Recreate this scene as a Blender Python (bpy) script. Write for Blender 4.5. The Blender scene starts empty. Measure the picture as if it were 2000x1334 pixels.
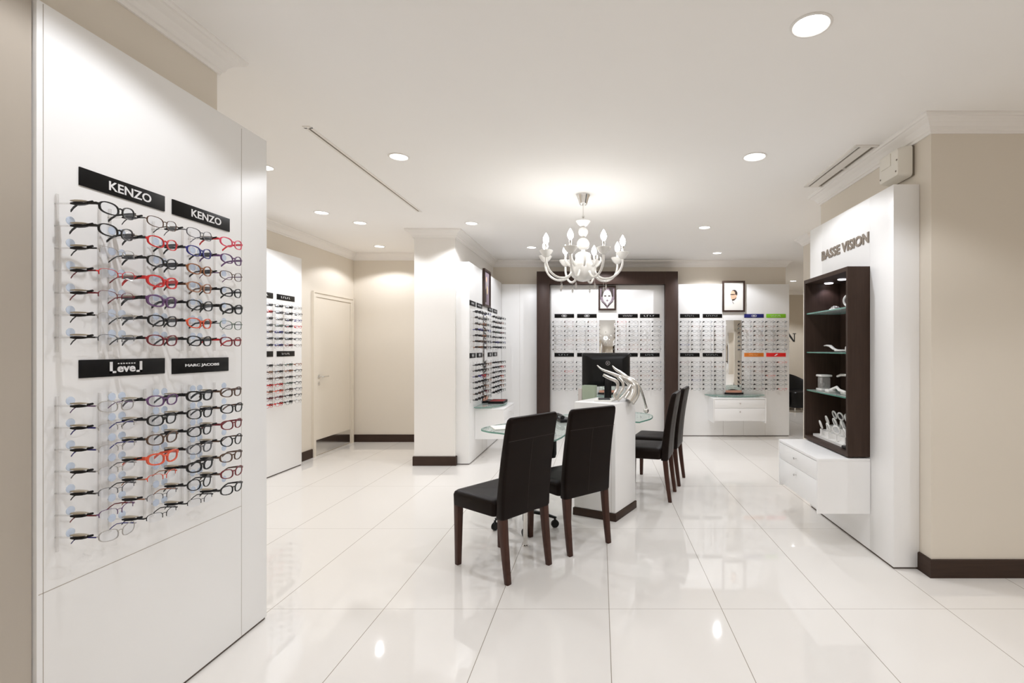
import bpy, math, random
from math import sin, cos, pi, atan2, sqrt
from mathutils import Vector, Matrix
random.seed(7)
C = bpy.context.scene.collection
SC = bpy.context.scene
# ------------------------------------------------------------------ camera
H = 1.39                 # eye height
F = 985.0                # focal length in pixels of the 2000 px frame
ZC = 2.79                # ceiling height
cam_d = bpy.data.cameras.new('camera'); cam = bpy.data.objects.new('camera', cam_d); C.objects.link(cam)
cam.location = (0, 0, H); cam.rotation_euler = (pi/2, 0, 0)
cam_d.sensor_fit = 'HORIZONTAL'; cam_d.sensor_width = 36.0; cam_d.lens = F/2000*36.0
cam_d.shift_x = (1000-1172)/2000; cam_d.shift_y = (680-667)/2000
cam_d.clip_start = 0.02; cam_d.clip_end = 60
SC.camera = cam
# ------------------------------------------------------------------ world, exposure
w = bpy.data.worlds.new('World'); SC.world = w; w.use_nodes = True
w.node_tree.nodes['Background'].inputs[0].default_value = (1, .97, .93, 1)
w.node_tree.nodes['Background'].inputs[1].default_value = 0.3
SC.view_settings.view_transform = 'Standard'; SC.view_settings.look = 'None'
SC.view_settings.gamma = 1.0; SC.view_settings.use_curve_mapping = False
SC.view_settings.exposure = -0.40
SC.cycles.max_bounces = 14; SC.cycles.diffuse_bounces = 9; SC.cycles.glossy_bounces = 5
SC.cycles.transparent_max_bounces = 24; SC.cycles.sample_clamp_indirect = 6.0
SC.cycles.use_denoising = True
SC.cycles.caustics_reflective = False; SC.cycles.caustics_refractive = False
LAMP_COL = (.93, .95, 1.0)
P_DOWN = 60.0            # each downlight
E_BULB = 62.0           # glow of each candle bulb

# ------------------------------------------------------------------ materials
def mat(name, col, rough=.5, metal=0, spec=.5, coat=0, emit=None, es=0, alpha=None, noise=0, nscale=40, bump=0, bscale=200):
    m = bpy.data.materials.new(name); m.use_nodes = True
    nt = m.node_tree; b = nt.nodes['Principled BSDF']
    b.inputs['Base Color'].default_value = (*col, 1); b.inputs['Roughness'].default_value = rough
    b.inputs['Metallic'].default_value = metal; b.inputs['Specular IOR Level'].default_value = spec
    b.inputs['Coat Weight'].default_value = coat; b.inputs['Coat Roughness'].default_value = .06
    if emit: b.inputs['Emission Color'].default_value = (*emit, 1); b.inputs['Emission Strength'].default_value = es
    tc = nt.nodes.new('ShaderNodeTexCoord')
    if noise:
        n = nt.nodes.new('ShaderNodeTexNoise'); n.inputs['Scale'].default_value = nscale; n.inputs['Detail'].default_value = 4
        nt.links.new(tc.outputs['Object'], n.inputs['Vector'])
        mx = nt.nodes.new('ShaderNodeMix'); mx.data_type = 'RGBA'
        mx.inputs[6].default_value = (*[c*(1-noise) for c in col], 1); mx.inputs[7].default_value = (*[min(1, c*(1+noise)) for c in col], 1)
        nt.links.new(n.outputs[0], mx.inputs[0]); nt.links.new(mx.outputs[2], b.inputs['Base Color'])
    if bump:
        n = nt.nodes.new('ShaderNodeTexNoise'); n.inputs['Scale'].default_value = bscale
        nt.links.new(tc.outputs['Object'], n.inputs['Vector'])
        bp = nt.nodes.new('ShaderNodeBump'); bp.inputs['Strength'].default_value = bump; bp.inputs['Distance'].default_value = .002
        nt.links.new(n.outputs[0], bp.inputs['Height']); nt.links.new(bp.outputs[0], b.inputs['Normal'])
    return m
def wood(name, c1, c2, rough=.5, axis='Z'):
    m = mat(name, c1, rough, spec=.22); nt = m.node_tree; b = nt.nodes['Principled BSDF']
    tc = nt.nodes.new('ShaderNodeTexCoord'); mp = nt.nodes.new('ShaderNodeMapping')
    mp.inputs['Scale'].default_value = (40, 40, 2.5) if axis == 'Z' else (3, 3, 50)
    n = nt.nodes.new('ShaderNodeTexNoise'); n.inputs['Scale'].default_value = 2; n.inputs['Detail'].default_value = 6
    mx = nt.nodes.new('ShaderNodeMix'); mx.data_type = 'RGBA'
    mx.inputs[6].default_value = (*c1, 1); mx.inputs[7].default_value = (*c2, 1)
    nt.links.new(tc.outputs['Object'], mp.inputs[0]); nt.links.new(mp.outputs[0], n.inputs['Vector'])
    nt.links.new(n.outputs[0], mx.inputs[0]); nt.links.new(mx.outputs[2], b.inputs['Base Color'])
    return m
def glass(name, tint, gl=.10, rough=.02, edge=.5, opac=0.0, ocol=(1, 1, 1)):
    m = bpy.data.materials.new(name); m.use_nodes = True; nt = m.node_tree; nt.nodes.clear()
    out = nt.nodes.new('ShaderNodeOutputMaterial'); tr = nt.nodes.new('ShaderNodeBsdfTransparent'); tr.inputs[0].default_value = (*tint, 1)
    g = nt.nodes.new('ShaderNodeBsdfGlossy'); g.inputs[1].default_value = rough
    fr = nt.nodes.new('ShaderNodeLayerWeight'); fr.inputs[0].default_value = .25
    mt = nt.nodes.new('ShaderNodeMath'); mt.operation = 'MULTIPLY_ADD'; mt.inputs[1].default_value = edge; mt.inputs[2].default_value = gl; mt.use_clamp = True
    nt.links.new(fr.outputs['Facing'], mt.inputs[0])
    mix = nt.nodes.new('ShaderNodeMixShader'); nt.links.new(mt.outputs[0], mix.inputs[0])
    nt.links.new(tr.outputs[0], mix.inputs[1]); nt.links.new(g.outputs[0], mix.inputs[2]); last = mix
    if opac:
        d = nt.nodes.new('ShaderNodeBsdfDiffuse'); d.inputs[0].default_value = (*ocol, 1)
        m2 = nt.nodes.new('ShaderNodeMixShader'); m2.inputs[0].default_value = opac
        nt.links.new(mix.outputs[0], m2.inputs[1]); nt.links.new(d.outputs[0], m2.inputs[2]); last = m2
    nt.links.new(last.outputs[0], out.inputs[0]); return m
def floor_mat():
    m = mat('polished_tile', (.8, .77, .72), .035, spec=.5); nt = m.node_tree; b = nt.nodes['Principled BSDF']
    g = nt.nodes.new('ShaderNodeNewGeometry'); s = nt.nodes.new('ShaderNodeSeparateXYZ'); nt.links.new(g.outputs['Position'], s.inputs[0])
    def line(sock, off, per, hw):
        a = nt.nodes.new('ShaderNodeMath'); a.operation = 'ADD'; a.inputs[1].default_value = -off+per*40+hw; nt.links.new(sock, a.inputs[0])
        r = nt.nodes.new('ShaderNodeMath'); r.operation = 'FLOORED_MODULO'; r.inputs[1].default_value = per; nt.links.new(a.outputs[0], r.inputs[0])
        l = nt.nodes.new('ShaderNodeMath'); l.operation = 'LESS_THAN'; l.inputs[1].default_value = 2*hw; nt.links.new(r.outputs[0], l.inputs[0]); return l
    lx = line(s.outputs[0], .048, .600, .0017); ly = line(s.outputs[1], 2.687, 1.195, .0020)
    sc = nt.nodes.new('ShaderNodeMath'); sc.operation = 'MULTIPLY'; sc.inputs[1].default_value = .55; nt.links.new(ly.outputs[0], sc.inputs[0])
    mx = nt.nodes.new('ShaderNodeMath'); mx.operation = 'MAXIMUM'; nt.links.new(lx.outputs[0], mx.inputs[0]); nt.links.new(sc.outputs[0], mx.inputs[1])
    n = nt.nodes.new('ShaderNodeTexNoise'); n.inputs['Scale'].default_value = 1.3; nt.links.new(g.outputs['Position'], n.inputs['Vector'])
    c0 = nt.nodes.new('ShaderNodeMix'); c0.data_type = 'RGBA'; c0.inputs[6].default_value = (.835, .81, .775, 1); c0.inputs[7].default_value = (.85, .828, .795, 1)
    nt.links.new(n.outputs[0], c0.inputs[0])
    c1 = nt.nodes.new('ShaderNodeMix'); c1.data_type = 'RGBA'; c1.inputs[7].default_value = (.33, .29, .24, 1)
    nt.links.new(mx.outputs[0], c1.inputs[0]); nt.links.new(c0.outputs[2], c1.inputs[6]); nt.links.new(c1.outputs[2], b.inputs['Base Color'])
    return m
M = dict(
    floor=floor_mat(),
    ceiling=mat('ceiling_paint', (.90, .885, .865), .85, noise=.008, nscale=3),
    cornice=mat('cornice_paint', (.84, .815, .785), .6, noise=.01),
    wall=mat('beige_wall_paint', (.715, .658, .572), .7, noise=.012, nscale=6),
    wallg=mat('beige_satin_shaded', (.44, .39, .33), .35, noise=.015, nscale=3),  # darker beige: the unlit look of this wall is put into the colour
    column=mat('off_white_column_paint', (.81, .785, .75), .7, noise=.01),
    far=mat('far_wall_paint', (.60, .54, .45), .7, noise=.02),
    white=mat('white_lacquer', (.87, .868, .862), .38, spec=.35, noise=.006, nscale=5),
    seam=mat('panel_seam', (.42, .38, .33), .7, noise=.05),
    door=mat('door_paint', (.74, .68, .585), .45, noise=.01),
    dark=wood('dark_stained_wood', (.030, .017, .011), (.060, .036, .026)),
    darkh=wood('dark_stained_wood_flat', (.030, .017, .011), (.060, .036, .026), axis='X'),
    frame=wood('portal_wood', (.040, .023, .018), (.062, .038, .030)),
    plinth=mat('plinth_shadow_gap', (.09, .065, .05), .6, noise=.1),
    leather=mat('brown_leather', (.0080, .0040, .0026), .42, spec=.12, noise=.15, nscale=90, bump=.25, bscale=380),
    thread=mat('dark_thread', (.022, .015, .012), .7, noise=.1),
    legw=wood('chair_leg_wood', (.040, .017, .011), (.075, .032, .022), rough=.35),
    black=mat('black_plastic', (.008, .0075, .0075), .38, spec=.25, noise=.1),
    sign=mat('black_sign', (.004, .0035, .0035), .45, spec=.2, noise=.1),
    navy=mat('navy_sign', (.012, .016, .16), .4, noise=.05), green=mat('green_sign', (.22, .55, .02), .4, noise=.05),
    orange=mat('orange_sign', (.78, .22, .02), .4, noise=.05), red=mat('red_sign', (.85, .015, .015), .4, noise=.05),
    letter=mat('white_letter', (.85, .85, .86), .5, noise=.02), lettero=mat('cream_letter', (.9, .72, .45), .5, noise=.02),
    letterg=mat('grey_letter', (.42, .45, .46), .5, noise=.05),
    brown=mat('taupe_letter', (.25, .21, .17), .5, noise=.05),
    steel=mat('polished_steel', (.75, .74, .72), .12, metal=1, noise=.02),
    chrome=mat('chrome', (.82, .81, .79), .10, metal=1, noise=.02),
    silver=mat('silver_lacquer', (.72, .70, .66), .26, metal=.85, noise=.03),
    mirror=mat('mirror_silver', (.86, .86, .85), .015, metal=1, noise=.004),
    vent=mat('vent_enamel', (.80, .77, .73), .5, noise=.01), slot=mat('vent_slot_dark', (.22, .19, .15), .8, noise=.1),
    plastic=mat('cream_plastic', (.80, .77, .70), .4, noise=.01),
    lamp=mat('lamp_diffuser', (1, 1, 1), .4, emit=(1, .985, .96), es=9, noise=.0),
    bulb=mat('candle_bulb', (1, 1, 1), .3, emit=(1, .985, .95), es=E_BULB),
    led=mat('led_diffuser', (1, 1, 1), .3, emit=(.93, .92, 1), es=5),
    ring=mat('white_lamp_ring', (.82, .80, .77), .4, noise=.01),
    opal=mat('opal_glass', (.80, .79, .77), .12, coat=.5, noise=.01),
    drop=glass('clear_drop_glass', (.86, .85, .83), .22, opac=.25, ocol=(.8, .78, .76)),
    lens=glass('clear_lens', (.985, .99, 1), .004, rough=.01, edge=.12, opac=.015, ocol=(.7, .8, .95)),
    disc=glass('pale_blue_disc', (.86, .92, 1), .04, opac=.45, ocol=(.80, .88, 1)),
    acryl=glass('clear_acrylic', (.97, .965, .96), .02, opac=.12, ocol=(.90, .89, .88)),
    glasst=glass('table_glass', (.90, .95, .92), .10, opac=.22, ocol=(.80, .86, .83)),
    glasse=glass('glass_edge', (.25, .50, .42), .12, opac=.55, ocol=(.16, .36, .30)),
    clip=mat('beige_clip', (.48, .42, .32), .45, noise=.05),
    greybox=mat('sage_card', (.36, .42, .32), .5, noise=.03), pink=mat('pale_card', (.66, .60, .58), .5, noise=.02),
    salmon=mat('pale_pink_wood', (.80, .42, .30), .5, noise=.05), redbox=mat('dark_red_felt', (.22, .008, .008), .6, noise=.1),
    paper=mat('white_paper', (.85, .84, .80), .8, noise=.01),
    skin=mat('printed_skin_tone', (.75, .48, .33), .7, noise=.05), hair=mat('printed_dark', (.05, .035, .03), .7, noise=.1),
    greyp=mat('printed_grey', (.45, .42, .42), .7, noise=.15), purple=mat('printed_mauve', (.28, .22, .26), .6, noise=.3, nscale=30),
    ink=mat('black_letter', (.01, .01, .01), .5, noise=.1),
    clearw=mat('white_plastic', (.80, .79, .77), .25, noise=.02),
)
FC = {'black': (.010, .010, .011), 'brown': (.10, .055, .035), 'grey': (.13, .13, .14), 'red': (.62, .03, .03), 'coral': (.72, .10, .045),
      'purple': (.13, .06, .16), 'navy': (.03, .03, .20), 'tortoiseshell': (.28, .10, .035), 'burgundy': (.17, .022, .03),
      'silver': (.42, .40, .38), 'green': (.14, .19, .15), 'pink': (.75, .08, .14), 'copper': (.35, .17, .10)}
FM = {k: mat(k + '_frame', v, .25, noise=.12, nscale=120) for k, v in FC.items()}

# ------------------------------------------------------------------ mesh building
class MB:
    def __init__(s, mats): s.v = []; s.f = []; s.mi = []; s.mats = mats if isinstance(mats, (list, tuple)) else [mats]; s.sm = []
    def add(s, v, f, mi=0, smooth=False, T=None):
        o = len(s.v)
        s.v += [tuple(T @ Vector(p)) for p in v] if T is not None else [tuple(p) for p in v]
        for q in f: s.f.append([i+o for i in q]); s.mi.append(mi); s.sm.append(smooth)
        return s
    def box(s, x0, x1, y0, y1, z0, z1, mi=0, T=None):
        x0, x1 = min(x0, x1), max(x0, x1); y0, y1 = min(y0, y1), max(y0, y1); z0, z1 = min(z0, z1), max(z0, z1)
        v = [(x0, y0, z0), (x1, y0, z0), (x1, y1, z0), (x0, y1, z0), (x0, y0, z1), (x1, y0, z1), (x1, y1, z1), (x0, y1, z1)]
        return s.add(v, [(0, 3, 2, 1), (4, 5, 6, 7), (0, 1, 5, 4), (1, 2, 6, 5), (2, 3, 7, 6), (3, 0, 4, 7)], mi, False, T)
    def bbox(s, x0, x1, y0, y1, z0, z1, r=.003, mi=0, T=None):      # box with softened edges
        rings = []
        w, d = (x1-x0)/2, (y1-y0)/2; cx, cy = (x0+x1)/2, (y0+y1)/2
        r = min(r, w*.9, d*.9, (z1-z0)*.45)
        for z, i in ((z0, r), (z0+r*.3, r*.3), (z0+r, 0), (z1-r, 0), (z1-r*.3, r*.3), (z1, r)):
            rings.append([(cx+x, cy+y, z) for x, y in rrect(w-i, d-i, max(r-i*.5, r*.3), 3)])
        return s.loft(rings, mi=mi, T=T)
    def loft(s, rings, mi=0, caps=True, closed=False, T=None, smooth=True):
        n = len(rings[0]); v = [p for r in rings for p in r]; f = []
        R = len(rings)
        for i in range(R if closed else R-1):
            a, b = i*n, ((i+1) % R)*n
            for j in range(n): k = (j+1) % n; f.append((a+j, a+k, b+k, b+j))
        if caps and not closed: f.append(tuple(reversed(range(n)))); f.append(tuple(range((R-1)*n, R*n)))
        return s.add(v, f, mi, smooth, T)
    def lathe(s, prof, seg=24, mi=0, c=(0, 0, 0), T=None, closed=False):
        rings = [[(c[0]+r*cos(2*pi*j/seg), c[1]+r*sin(2*pi*j/seg), c[2]+z) for j in range(seg)] for r, z in prof]
        return s.loft(rings, mi=mi, T=T, closed=closed)
    def tube(s, pts, rad, seg=10, mi=0, closed=False, T=None, flat=None):
        pts = [Vector(p) for p in pts]; n = len(pts); rings = []
        if not hasattr(rad, '__len__'): rad = [rad]*n
        up = Vector((0, 0, 1)); prev = None
        for i, p in enumerate(pts):
            a = pts[(i-1) % n] if (closed or i > 0) else p; b = pts[(i+1) % n] if (closed or i < n-1) else p
            t = (b-a).normalized()
            if prev is None:
                u = t.cross(up)
                if u.length < .1: u = t.cross(Vector((1, 0, 0)))
            else: u = prev - t*prev.dot(t)
            u.normalize(); prev = u; q = t.cross(u)
            rings.append([tuple(p + (u*cos(2*pi*k/seg) + q*sin(2*pi*k/seg)*(flat or 1))*rad[i]) for k in range(seg)])
        return s.loft(rings, mi=mi, closed=closed, T=T)
    def prism(s, poly, z0, z1, mi=0, side=None, T=None, smooth=False):
        n = len(poly); v = [(x, y, z0) for x, y in poly] + [(x, y, z1) for x, y in poly]
        s.add(v, [tuple(reversed(range(n))), tuple(range(n, 2*n))], mi, False, T)
        return s.add(v, [(i, (i+1) % n, n+(i+1) % n, n+i) for i in range(n)], mi if side is None else side, smooth, T)
    def build(s, name, parent=None, loc=None, rz=None, label=None):
        me = bpy.data.meshes.new(name); me.from_pydata(s.v, [], s.f)
        for m in s.mats: me.materials.append(m)
        me.polygons.foreach_set('material_index', s.mi); me.polygons.foreach_set('use_smooth', s.sm); me.update()
        if any(s.sm): me.set_sharp_from_angle(angle=.7)
        o = bpy.data.objects.new(name, me); C.objects.link(o)
        if parent: o.parent = parent
        if loc is not None: o.location = loc
        if rz is not None: o.rotation_euler = (0, 0, rz)
        if label: o['label'] = label
        return o
def rrect(w, d, r, n=4):
    out = []
    for cx, cy, a0 in ((w-r, d-r, 0), (-w+r, d-r, pi/2), (-w+r, -d+r, pi), (w-r, -d+r, 1.5*pi)):
        for k in range(n): a = a0 + pi/2*k/(n-1) if n > 1 else a0; out.append((cx+r*cos(a), cy+r*sin(a)))
    return out
def tag(o, label, cat, group=None, kind=None):
    if label: o['label'] = label
    if cat: o['category'] = cat
    if group: o['group'] = group
    if kind: o['kind'] = kind
    return o
def thing(name, label, cat, loc=(0, 0, 0), rz=0, group=None):
    o = bpy.data.objects.new(name, None); C.objects.link(o); o.location = loc; o.rotation_euler = (0, 0, rz); o.empty_display_size = .1
    return tag(o, label, cat, group)
def struct(name, mb, parent=None):
    o = mb.build(name, parent); 
    if not parent: o['kind'] = 'structure'
    return o
def copy_tree(o, parent=None):
    c = o.copy(); C.objects.link(c)
    if parent: c.parent = parent
    for ch in list(o.children): copy_tree(ch, c)
    return c
FACE = {'-y': 0.0, '+x': pi/2, '-x': -pi/2}

def text_mb(txt, size, depth, m, width=None, bold=0.0, squeeze=None):
    cu = bpy.data.curves.new('t', 'FONT'); cu.body = txt; cu.size = size; cu.extrude = depth/2; cu.offset = bold
    cu.align_x = 'CENTER'; cu.align_y = 'CENTER'; cu.resolution_u = 3
    o = bpy.data.objects.new('t', cu); C.objects.link(o)
    dg = bpy.context.evaluated_depsgraph_get(); me = bpy.data.meshes.new_from_object(o.evaluated_get(dg))
    vs = [Vector(v.co) for v in me.vertices]; fs = [list(p.vertices) for p in me.polygons]
    bpy.data.objects.remove(o); bpy.data.curves.remove(cu)
    x0 = min(v.x for v in vs); x1 = max(v.x for v in vs); y0 = min(v.y for v in vs); y1 = max(v.y for v in vs)
    sx = (width/(x1-x0)) if width else 1; sy = (squeeze/(y1-y0)) if squeeze else 1
    mb = MB(m); mb.add([((v.x-(x0+x1)/2)*sx, -v.z, (v.y-(y0+y1)/2)*sy) for v in vs], fs)
    return mb

# ------------------------------------------------------------------ the setting
def sbox(name, x0, x1, y0, y1, z0, z1, m): return struct(name, MB(m).box(x0, x1, y0, y1, z0, z1))
sbox('floor', -4.2, 7, -3.4, 12.8, -.1, 0, M['floor'])
sbox('ceiling', -4.2, 7, -3.4, 12.8, ZC, ZC+.12, M['ceiling'])
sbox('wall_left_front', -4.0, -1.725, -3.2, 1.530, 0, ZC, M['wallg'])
sbox('wall_left_pier', -4.0, -1.815, 1.530, 2.39, 0, ZC, M['wall'])
sbox('wall_far_left', -4.0, -3.66, 2.39, 7.7, 0, ZC, M['wall'])
sbox('wall_back_left', -3.66, -2.2, 7.48, 7.7, 0, ZC, M['wall'])
sbox('wall_column', -2.2, -1.716, 5.97, 8.4, 0, ZC, M['column'])
sbox('wall_back', -1.716, 2.98, 8.10, 8.4, 0, ZC, M['wall'])
sbox('wall_passage', 2.2, 2.98, 8.4, 12.3, 0, ZC, M['far'])
sbox('wall_far', 2.2, 6.4, 12.3, 12.6, 0, ZC, M['far'])
sbox('wall_far_right', 6.0, 6.4, 6.45, 12.3, 0, ZC, M['far'])
sbox('wall_back_right', 2.60, 6.4, 6.20, 6.45, 0, ZC, M['wall'])
sbox('wall_side_right', 5.0, 6.4, 4.59, 6.20, 0, ZC, M['wall'])
sbox('wall_right', 2.01, 6.4, 3.06, 4.59, 0, ZC, M['wall'])
sbox('wall_right_front', 4.5, 6.4, -3.2, 3.06, 0, ZC, M['wall'])
sbox('wall_behind', -4.0, 6.4, -3.4, -3.2, 0, ZC, M['wall'])

def sweep(mb, prof, path, closed=False, mi=0):
    """prof: (out, z) pairs; room lies to the right of the path direction"""
    n = len(path); P = [Vector((x, y, 0)) for x, y in path]; rings = []
    for i in range(n):
        d = []
        if closed or i > 0: d.append((P[i]-P[(i-1) % n]).normalized())
        if closed or i < n-1: d.append((P[(i+1) % n]-P[i]).normalized())
        ns = [Vector((t.y, -t.x, 0)) for t in d]
        m = ns[0] if len(ns) == 1 else (ns[0]+ns[1])/(1+ns[0].dot(ns[1]))
        rings.append([(P[i].x+m.x*o, P[i].y+m.y*o, z) for o, z in prof])
    R = len(rings); k = len(prof); v = [p for r in rings for p in r]; f = []
    for i in range(R if closed else R-1):
        a, b = i*k, ((i+1) % R)*k
        for j in range(k): q = (j+1) % k; f.append((a+j, b+j, b+q, a+q))
    if not closed: f += [tuple(range(k)), tuple(reversed(range((R-1)*k, R*k)))]
    return mb.add(v, f, mi)
z = ZC
cprof = [(-.002, z+.001), (-.002, z-.100), (.010, z-.100), (.014, z-.086), (.022, z-.082), (.028, z-.064), (.044, z-.044), (.066, z-.030), (.072, z-.024), (.082, z-.022), (.088, z-.010), (.088, z+.001)]
cpath = [(-1.725, -3.2), (-1.725, 1.53), (-1.815, 1.53), (-1.815, 2.39), (-3.66, 2.39), (-3.66, 7.48), (-2.2, 7.48), (-2.2, 5.97), (-1.716, 5.97), (-1.716, 8.10),
         (2.98, 8.10), (2.98, 12.3), (6.0, 12.3), (6.0, 6.45), (2.60, 6.45), (2.60, 6.20), (5.0, 6.20), (5.0, 4.59), (2.01, 4.59), (2.01, 3.06), (4.5, 3.06), (4.5, -3.2)]
struct('trim_1', sweep(MB(M['cornice']), cprof, cpath, True))
bprof = [(-.002, 0), (.015, 0), (.015, .104), (.011, .110), (-.002, .110)]
def base(name, path): return struct(name, sweep(MB(M['darkh']), bprof, path))
base('baseboard_far_left', [(-3.66, 5.9), (-3.66, 6.40)])
base('baseboard_back_left', [(-3.66, 7.48), (-2.2, 7.48), (-2.2, 5.97), (-1.716, 5.97), (-1.716, 6.02)])
base('baseboard_right', [(2.01, 3.22), (2.01, 3.06), (4.5, 3.06), (4.5, -3.2)])
base('baseboard_right_back', [(2.60, 6.45), (2.60, 6.20), (5.0, 6.20), (5.0, 4.59)])
base('baseboard_far', [(2.98, 8.15), (2.98, 12.3), (6.0, 12.3)])
base('baseboard_behind', [(4.5, -3.2), (-1.725, -3.2)])
# door in the far left wall
dr = bpy.data.objects.new('door_1', None); C.objects.link(dr); dr['kind'] = 'structure'; dr.location = (-3.66, 6.40, 0)
f_ = MB(M['door'])
f_.box(.0, .018, 0, .07, 0, 2.12); f_.box(.0, .018, .97, 1.04, 0, 2.12); f_.box(.0, .018, .0702, .9698, 2.05, 2.12)
f_.box(.0182, .030, 0, .018, 0, 2.12); f_.box(.0182, .030, 1.022, 1.04, 0, 2.12); f_.box(.0182, .030, .0182, 1.0218, 2.102, 2.12)
f_.build('door_frame', dr)
MB(M['door']).box(.0, .008, .075, .965, .006, 2.045).build('door_leaf', dr)
MB(M['steel']).box(.008, .011, .085, .955, .012, .205).build('kick_plate', dr, label='polished steel kick plate')
h_ = MB(M['steel']); T = Matrix.Rotation(pi/2, 4, 'Y')
h_.tube([(.008, .15, 1.02), (.055, .15, 1.02), (.062, .165, 1.02), (.062, .285, 1.02)], .009); h_.tube([(.008, .15, 1.02), (.014, .15, 1.02)], .026, seg=16)
h_.tube([(.008, .15, .93), (.014, .15, .93)], .024, seg=16); h_.tube([(.014, .15, .93), (.022, .15, .93)], .006)
h_.build('door_handle', dr)

# ------------------------------------------------------------------ ceiling fittings
dl = [(.914, 2.185, 'large round downlight over the white floor, nearest the camera'),
      (1.13, 3.687, 'round downlight beside the long vent, in front of the low vision panel'),
      (-1.471, 3.687, 'round downlight beside the long narrow ceiling slot'),
      (-2.874, 5.204, 'first of three downlights leading to the cream door, nearest the display panel'),
      (-2.68, 5.629, 'middle one of the three downlights before the cream door'),
      (-3.03, 6.93, 'downlight nearest the cornice above the cream door corner'),
      (-1.44, 5.65, 'downlight just beyond the square column'),
      (1.21, 5.843, 'downlight between the chandelier and the back wall portrait, nearer one'),
      (1.72, 7.41, 'downlight right above the drawer unit under the framed portrait'),
      (4.02, 10.5, 'downlight in the far room seen through the gap beside the back display'),
      (-.92, 1.50, 'downlight washing the near display panel of signed eyeglasses'),
      (.05, 7.35, 'downlight over the wood framed back display'),
      (-.95, 7.0, 'downlight over the side display next to the column'),
      (-.9, .1, 'added unseen downlight in the front of the shop beside the beige wall'), (1.3, .1, 'added unseen downlight in the front of the shop in the middle'),  # front-room and entrance downlights: unseen, added to brighten the shop
      (3.4, .5, 'added unseen downlight in the front of the shop near the wall with dark baseboard'), (3.3, -1.9, 'added unseen downlight at the rear of the front room'),
      (.3, -1.9, 'added unseen downlight over the entrance in the front room'), (3.7, 5.6, 'downlight in the side bay behind the low vision panel'),
      (-2.6, 3.9, 'added unseen downlight behind the near display panel')]  # invented lamp, hidden behind the panel, adds light there
REAL = [1.0]*20
for i, (x, y, lb) in enumerate(dl):
    R = .088 if i < 2 else .075
    t = thing('downlight', lb, 'ceiling light', (x, y, ZC), 0, 'recessed ceiling downlights')
    MB(M['ring']).lathe([(R-.012, .0005), (R, .0005), (R, -.003), (R-.004, -.006), (R-.011, -.006), (R-.014, -.003), (R-.014, -.0005)], 32, closed=True).build('trim_ring', t)
    MB(M['lamp']).lathe([(.001, -.0012), (R-.013, -.0012), (R-.013, -.0002), (.001, -.0002)], 32).build('diffuser', t)
    L = bpy.data.lights.new('downlight_lamp', 'SPOT'); L.energy = P_DOWN; L.color = LAMP_COL; L.shadow_soft_size = .025
    L.spot_size = math.radians(140); L.spot_blend = .22
    if i == 10: L.spot_size = math.radians(140); L.spot_blend = .20; L.energy = P_DOWN*.70; L.shadow_soft_size = .022
    L.energy *= {9: 2.6, 12: .6, 19: .45, 13: .1, 14: .7, 17: .6, 2: .45, 1: .58, 11: .75, 6: .65, 3: .55, 4: .55, 5: .6}.get(i, 1)
    lo = bpy.data.objects.new('downlight_lamp', L); C.objects.link(lo); lo.parent = t; lo.location = (0, 0, -.050)
# vents
t = thing('ceiling_slot', 'long narrow dark ceiling air slot with pale edges', 'air vent', (-1.852, 3.207, ZC), 0)
MB(M['vent']).box(-.026, -.0075, -.012, 1.955, -.004, .0005).box(.0075, .026, -.012, 1.955, -.004, .0005).box(-.026, .026, -.03, -.0, -.004, .0005).box(-.026, .026, 1.945, 1.965, -.004, .0005).build('flange', t)
MB(M['slot']).box(-.0075, .0075, 0, 1.945, -.0012, .0004).build('slot_gap', t)
t = thing('ceiling_vent', 'white two-slot ceiling air vent beside the cornice', 'air vent', (1.845, 3.915, ZC), 0)
v_ = MB(M['vent']); v_.box(-.085, -.055, -.43, .43, -.010, .0005).box(.062, .085, -.43, .43, -.010, .0005).box(-.085, .085, -.445, -.425, -.010, .0005).box(-.085, .085, .425, .445, -.010, .0005).build('frame', t)
MB(M['slot']).box(-.056, .064, -.428, .428, -.0018, .0004).build('slot_gap', t)
v_ = MB(M['vent']); v_.box(-.040, .030, -.425, .425, -.012, -.004).box(-.004, .060, -.008, .008, -.010, -.002)
v_.build('slat', t)

# ------------------------------------------------------------------ display panels
def seam(t, segs):
    s = MB(M['seam'])
    for b in segs: s.box(*b)
    s.build('panel_seam', t, label='fine joint line')
pt = thing('wall_display', 'tall white display panel nearest the camera with signed rows of eyeglasses', 'display panel', (-1.815, 2.06, 0))
MB(M['white']).bbox(0, .100, -.525, .535, .012, 2.455, .0015).build('panel', pt)
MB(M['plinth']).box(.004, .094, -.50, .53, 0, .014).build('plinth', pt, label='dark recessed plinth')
seam(pt, [(.0995, .1004, -.52, .352, .634, .6365), (.0995, .1004, .351, .353, .012, 2.44), (.0995, .1004, -.508, -.506, .012, 2.45)])
pt = thing('wall_display', 'white display panel of eyeglasses beside the cream door', 'display panel', (-3.66, 5.3, 0))
MB(M['white']).bbox(0, .110, -.75, .70, .012, 2.455, .0015).build('panel', pt)
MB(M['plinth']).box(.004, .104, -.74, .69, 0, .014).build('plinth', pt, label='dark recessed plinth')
pt = thing('wall_display', 'white display side panel joined to the square column', 'display panel', (-1.716, 7.0, 0))
MB(M['white']).bbox(0, .159, -.99, .955, .012, 2.42, .0015).build('panel', pt)
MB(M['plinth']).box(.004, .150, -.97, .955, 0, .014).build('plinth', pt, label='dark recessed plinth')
seam(pt, [(.1585, .1594, -.335, -.332, .012, 2.42), (.1585, .1594, -.085, -.082, .012, 2.42)])
pt = thing('wall_display', 'plain white panel between side display and wood portal', 'display panel', (-1.27, 8.03, 0))
MB(M['white']).bbox(-.287, .284, -.070, .070, .012, 2.40, .0015).build('panel', pt)
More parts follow.
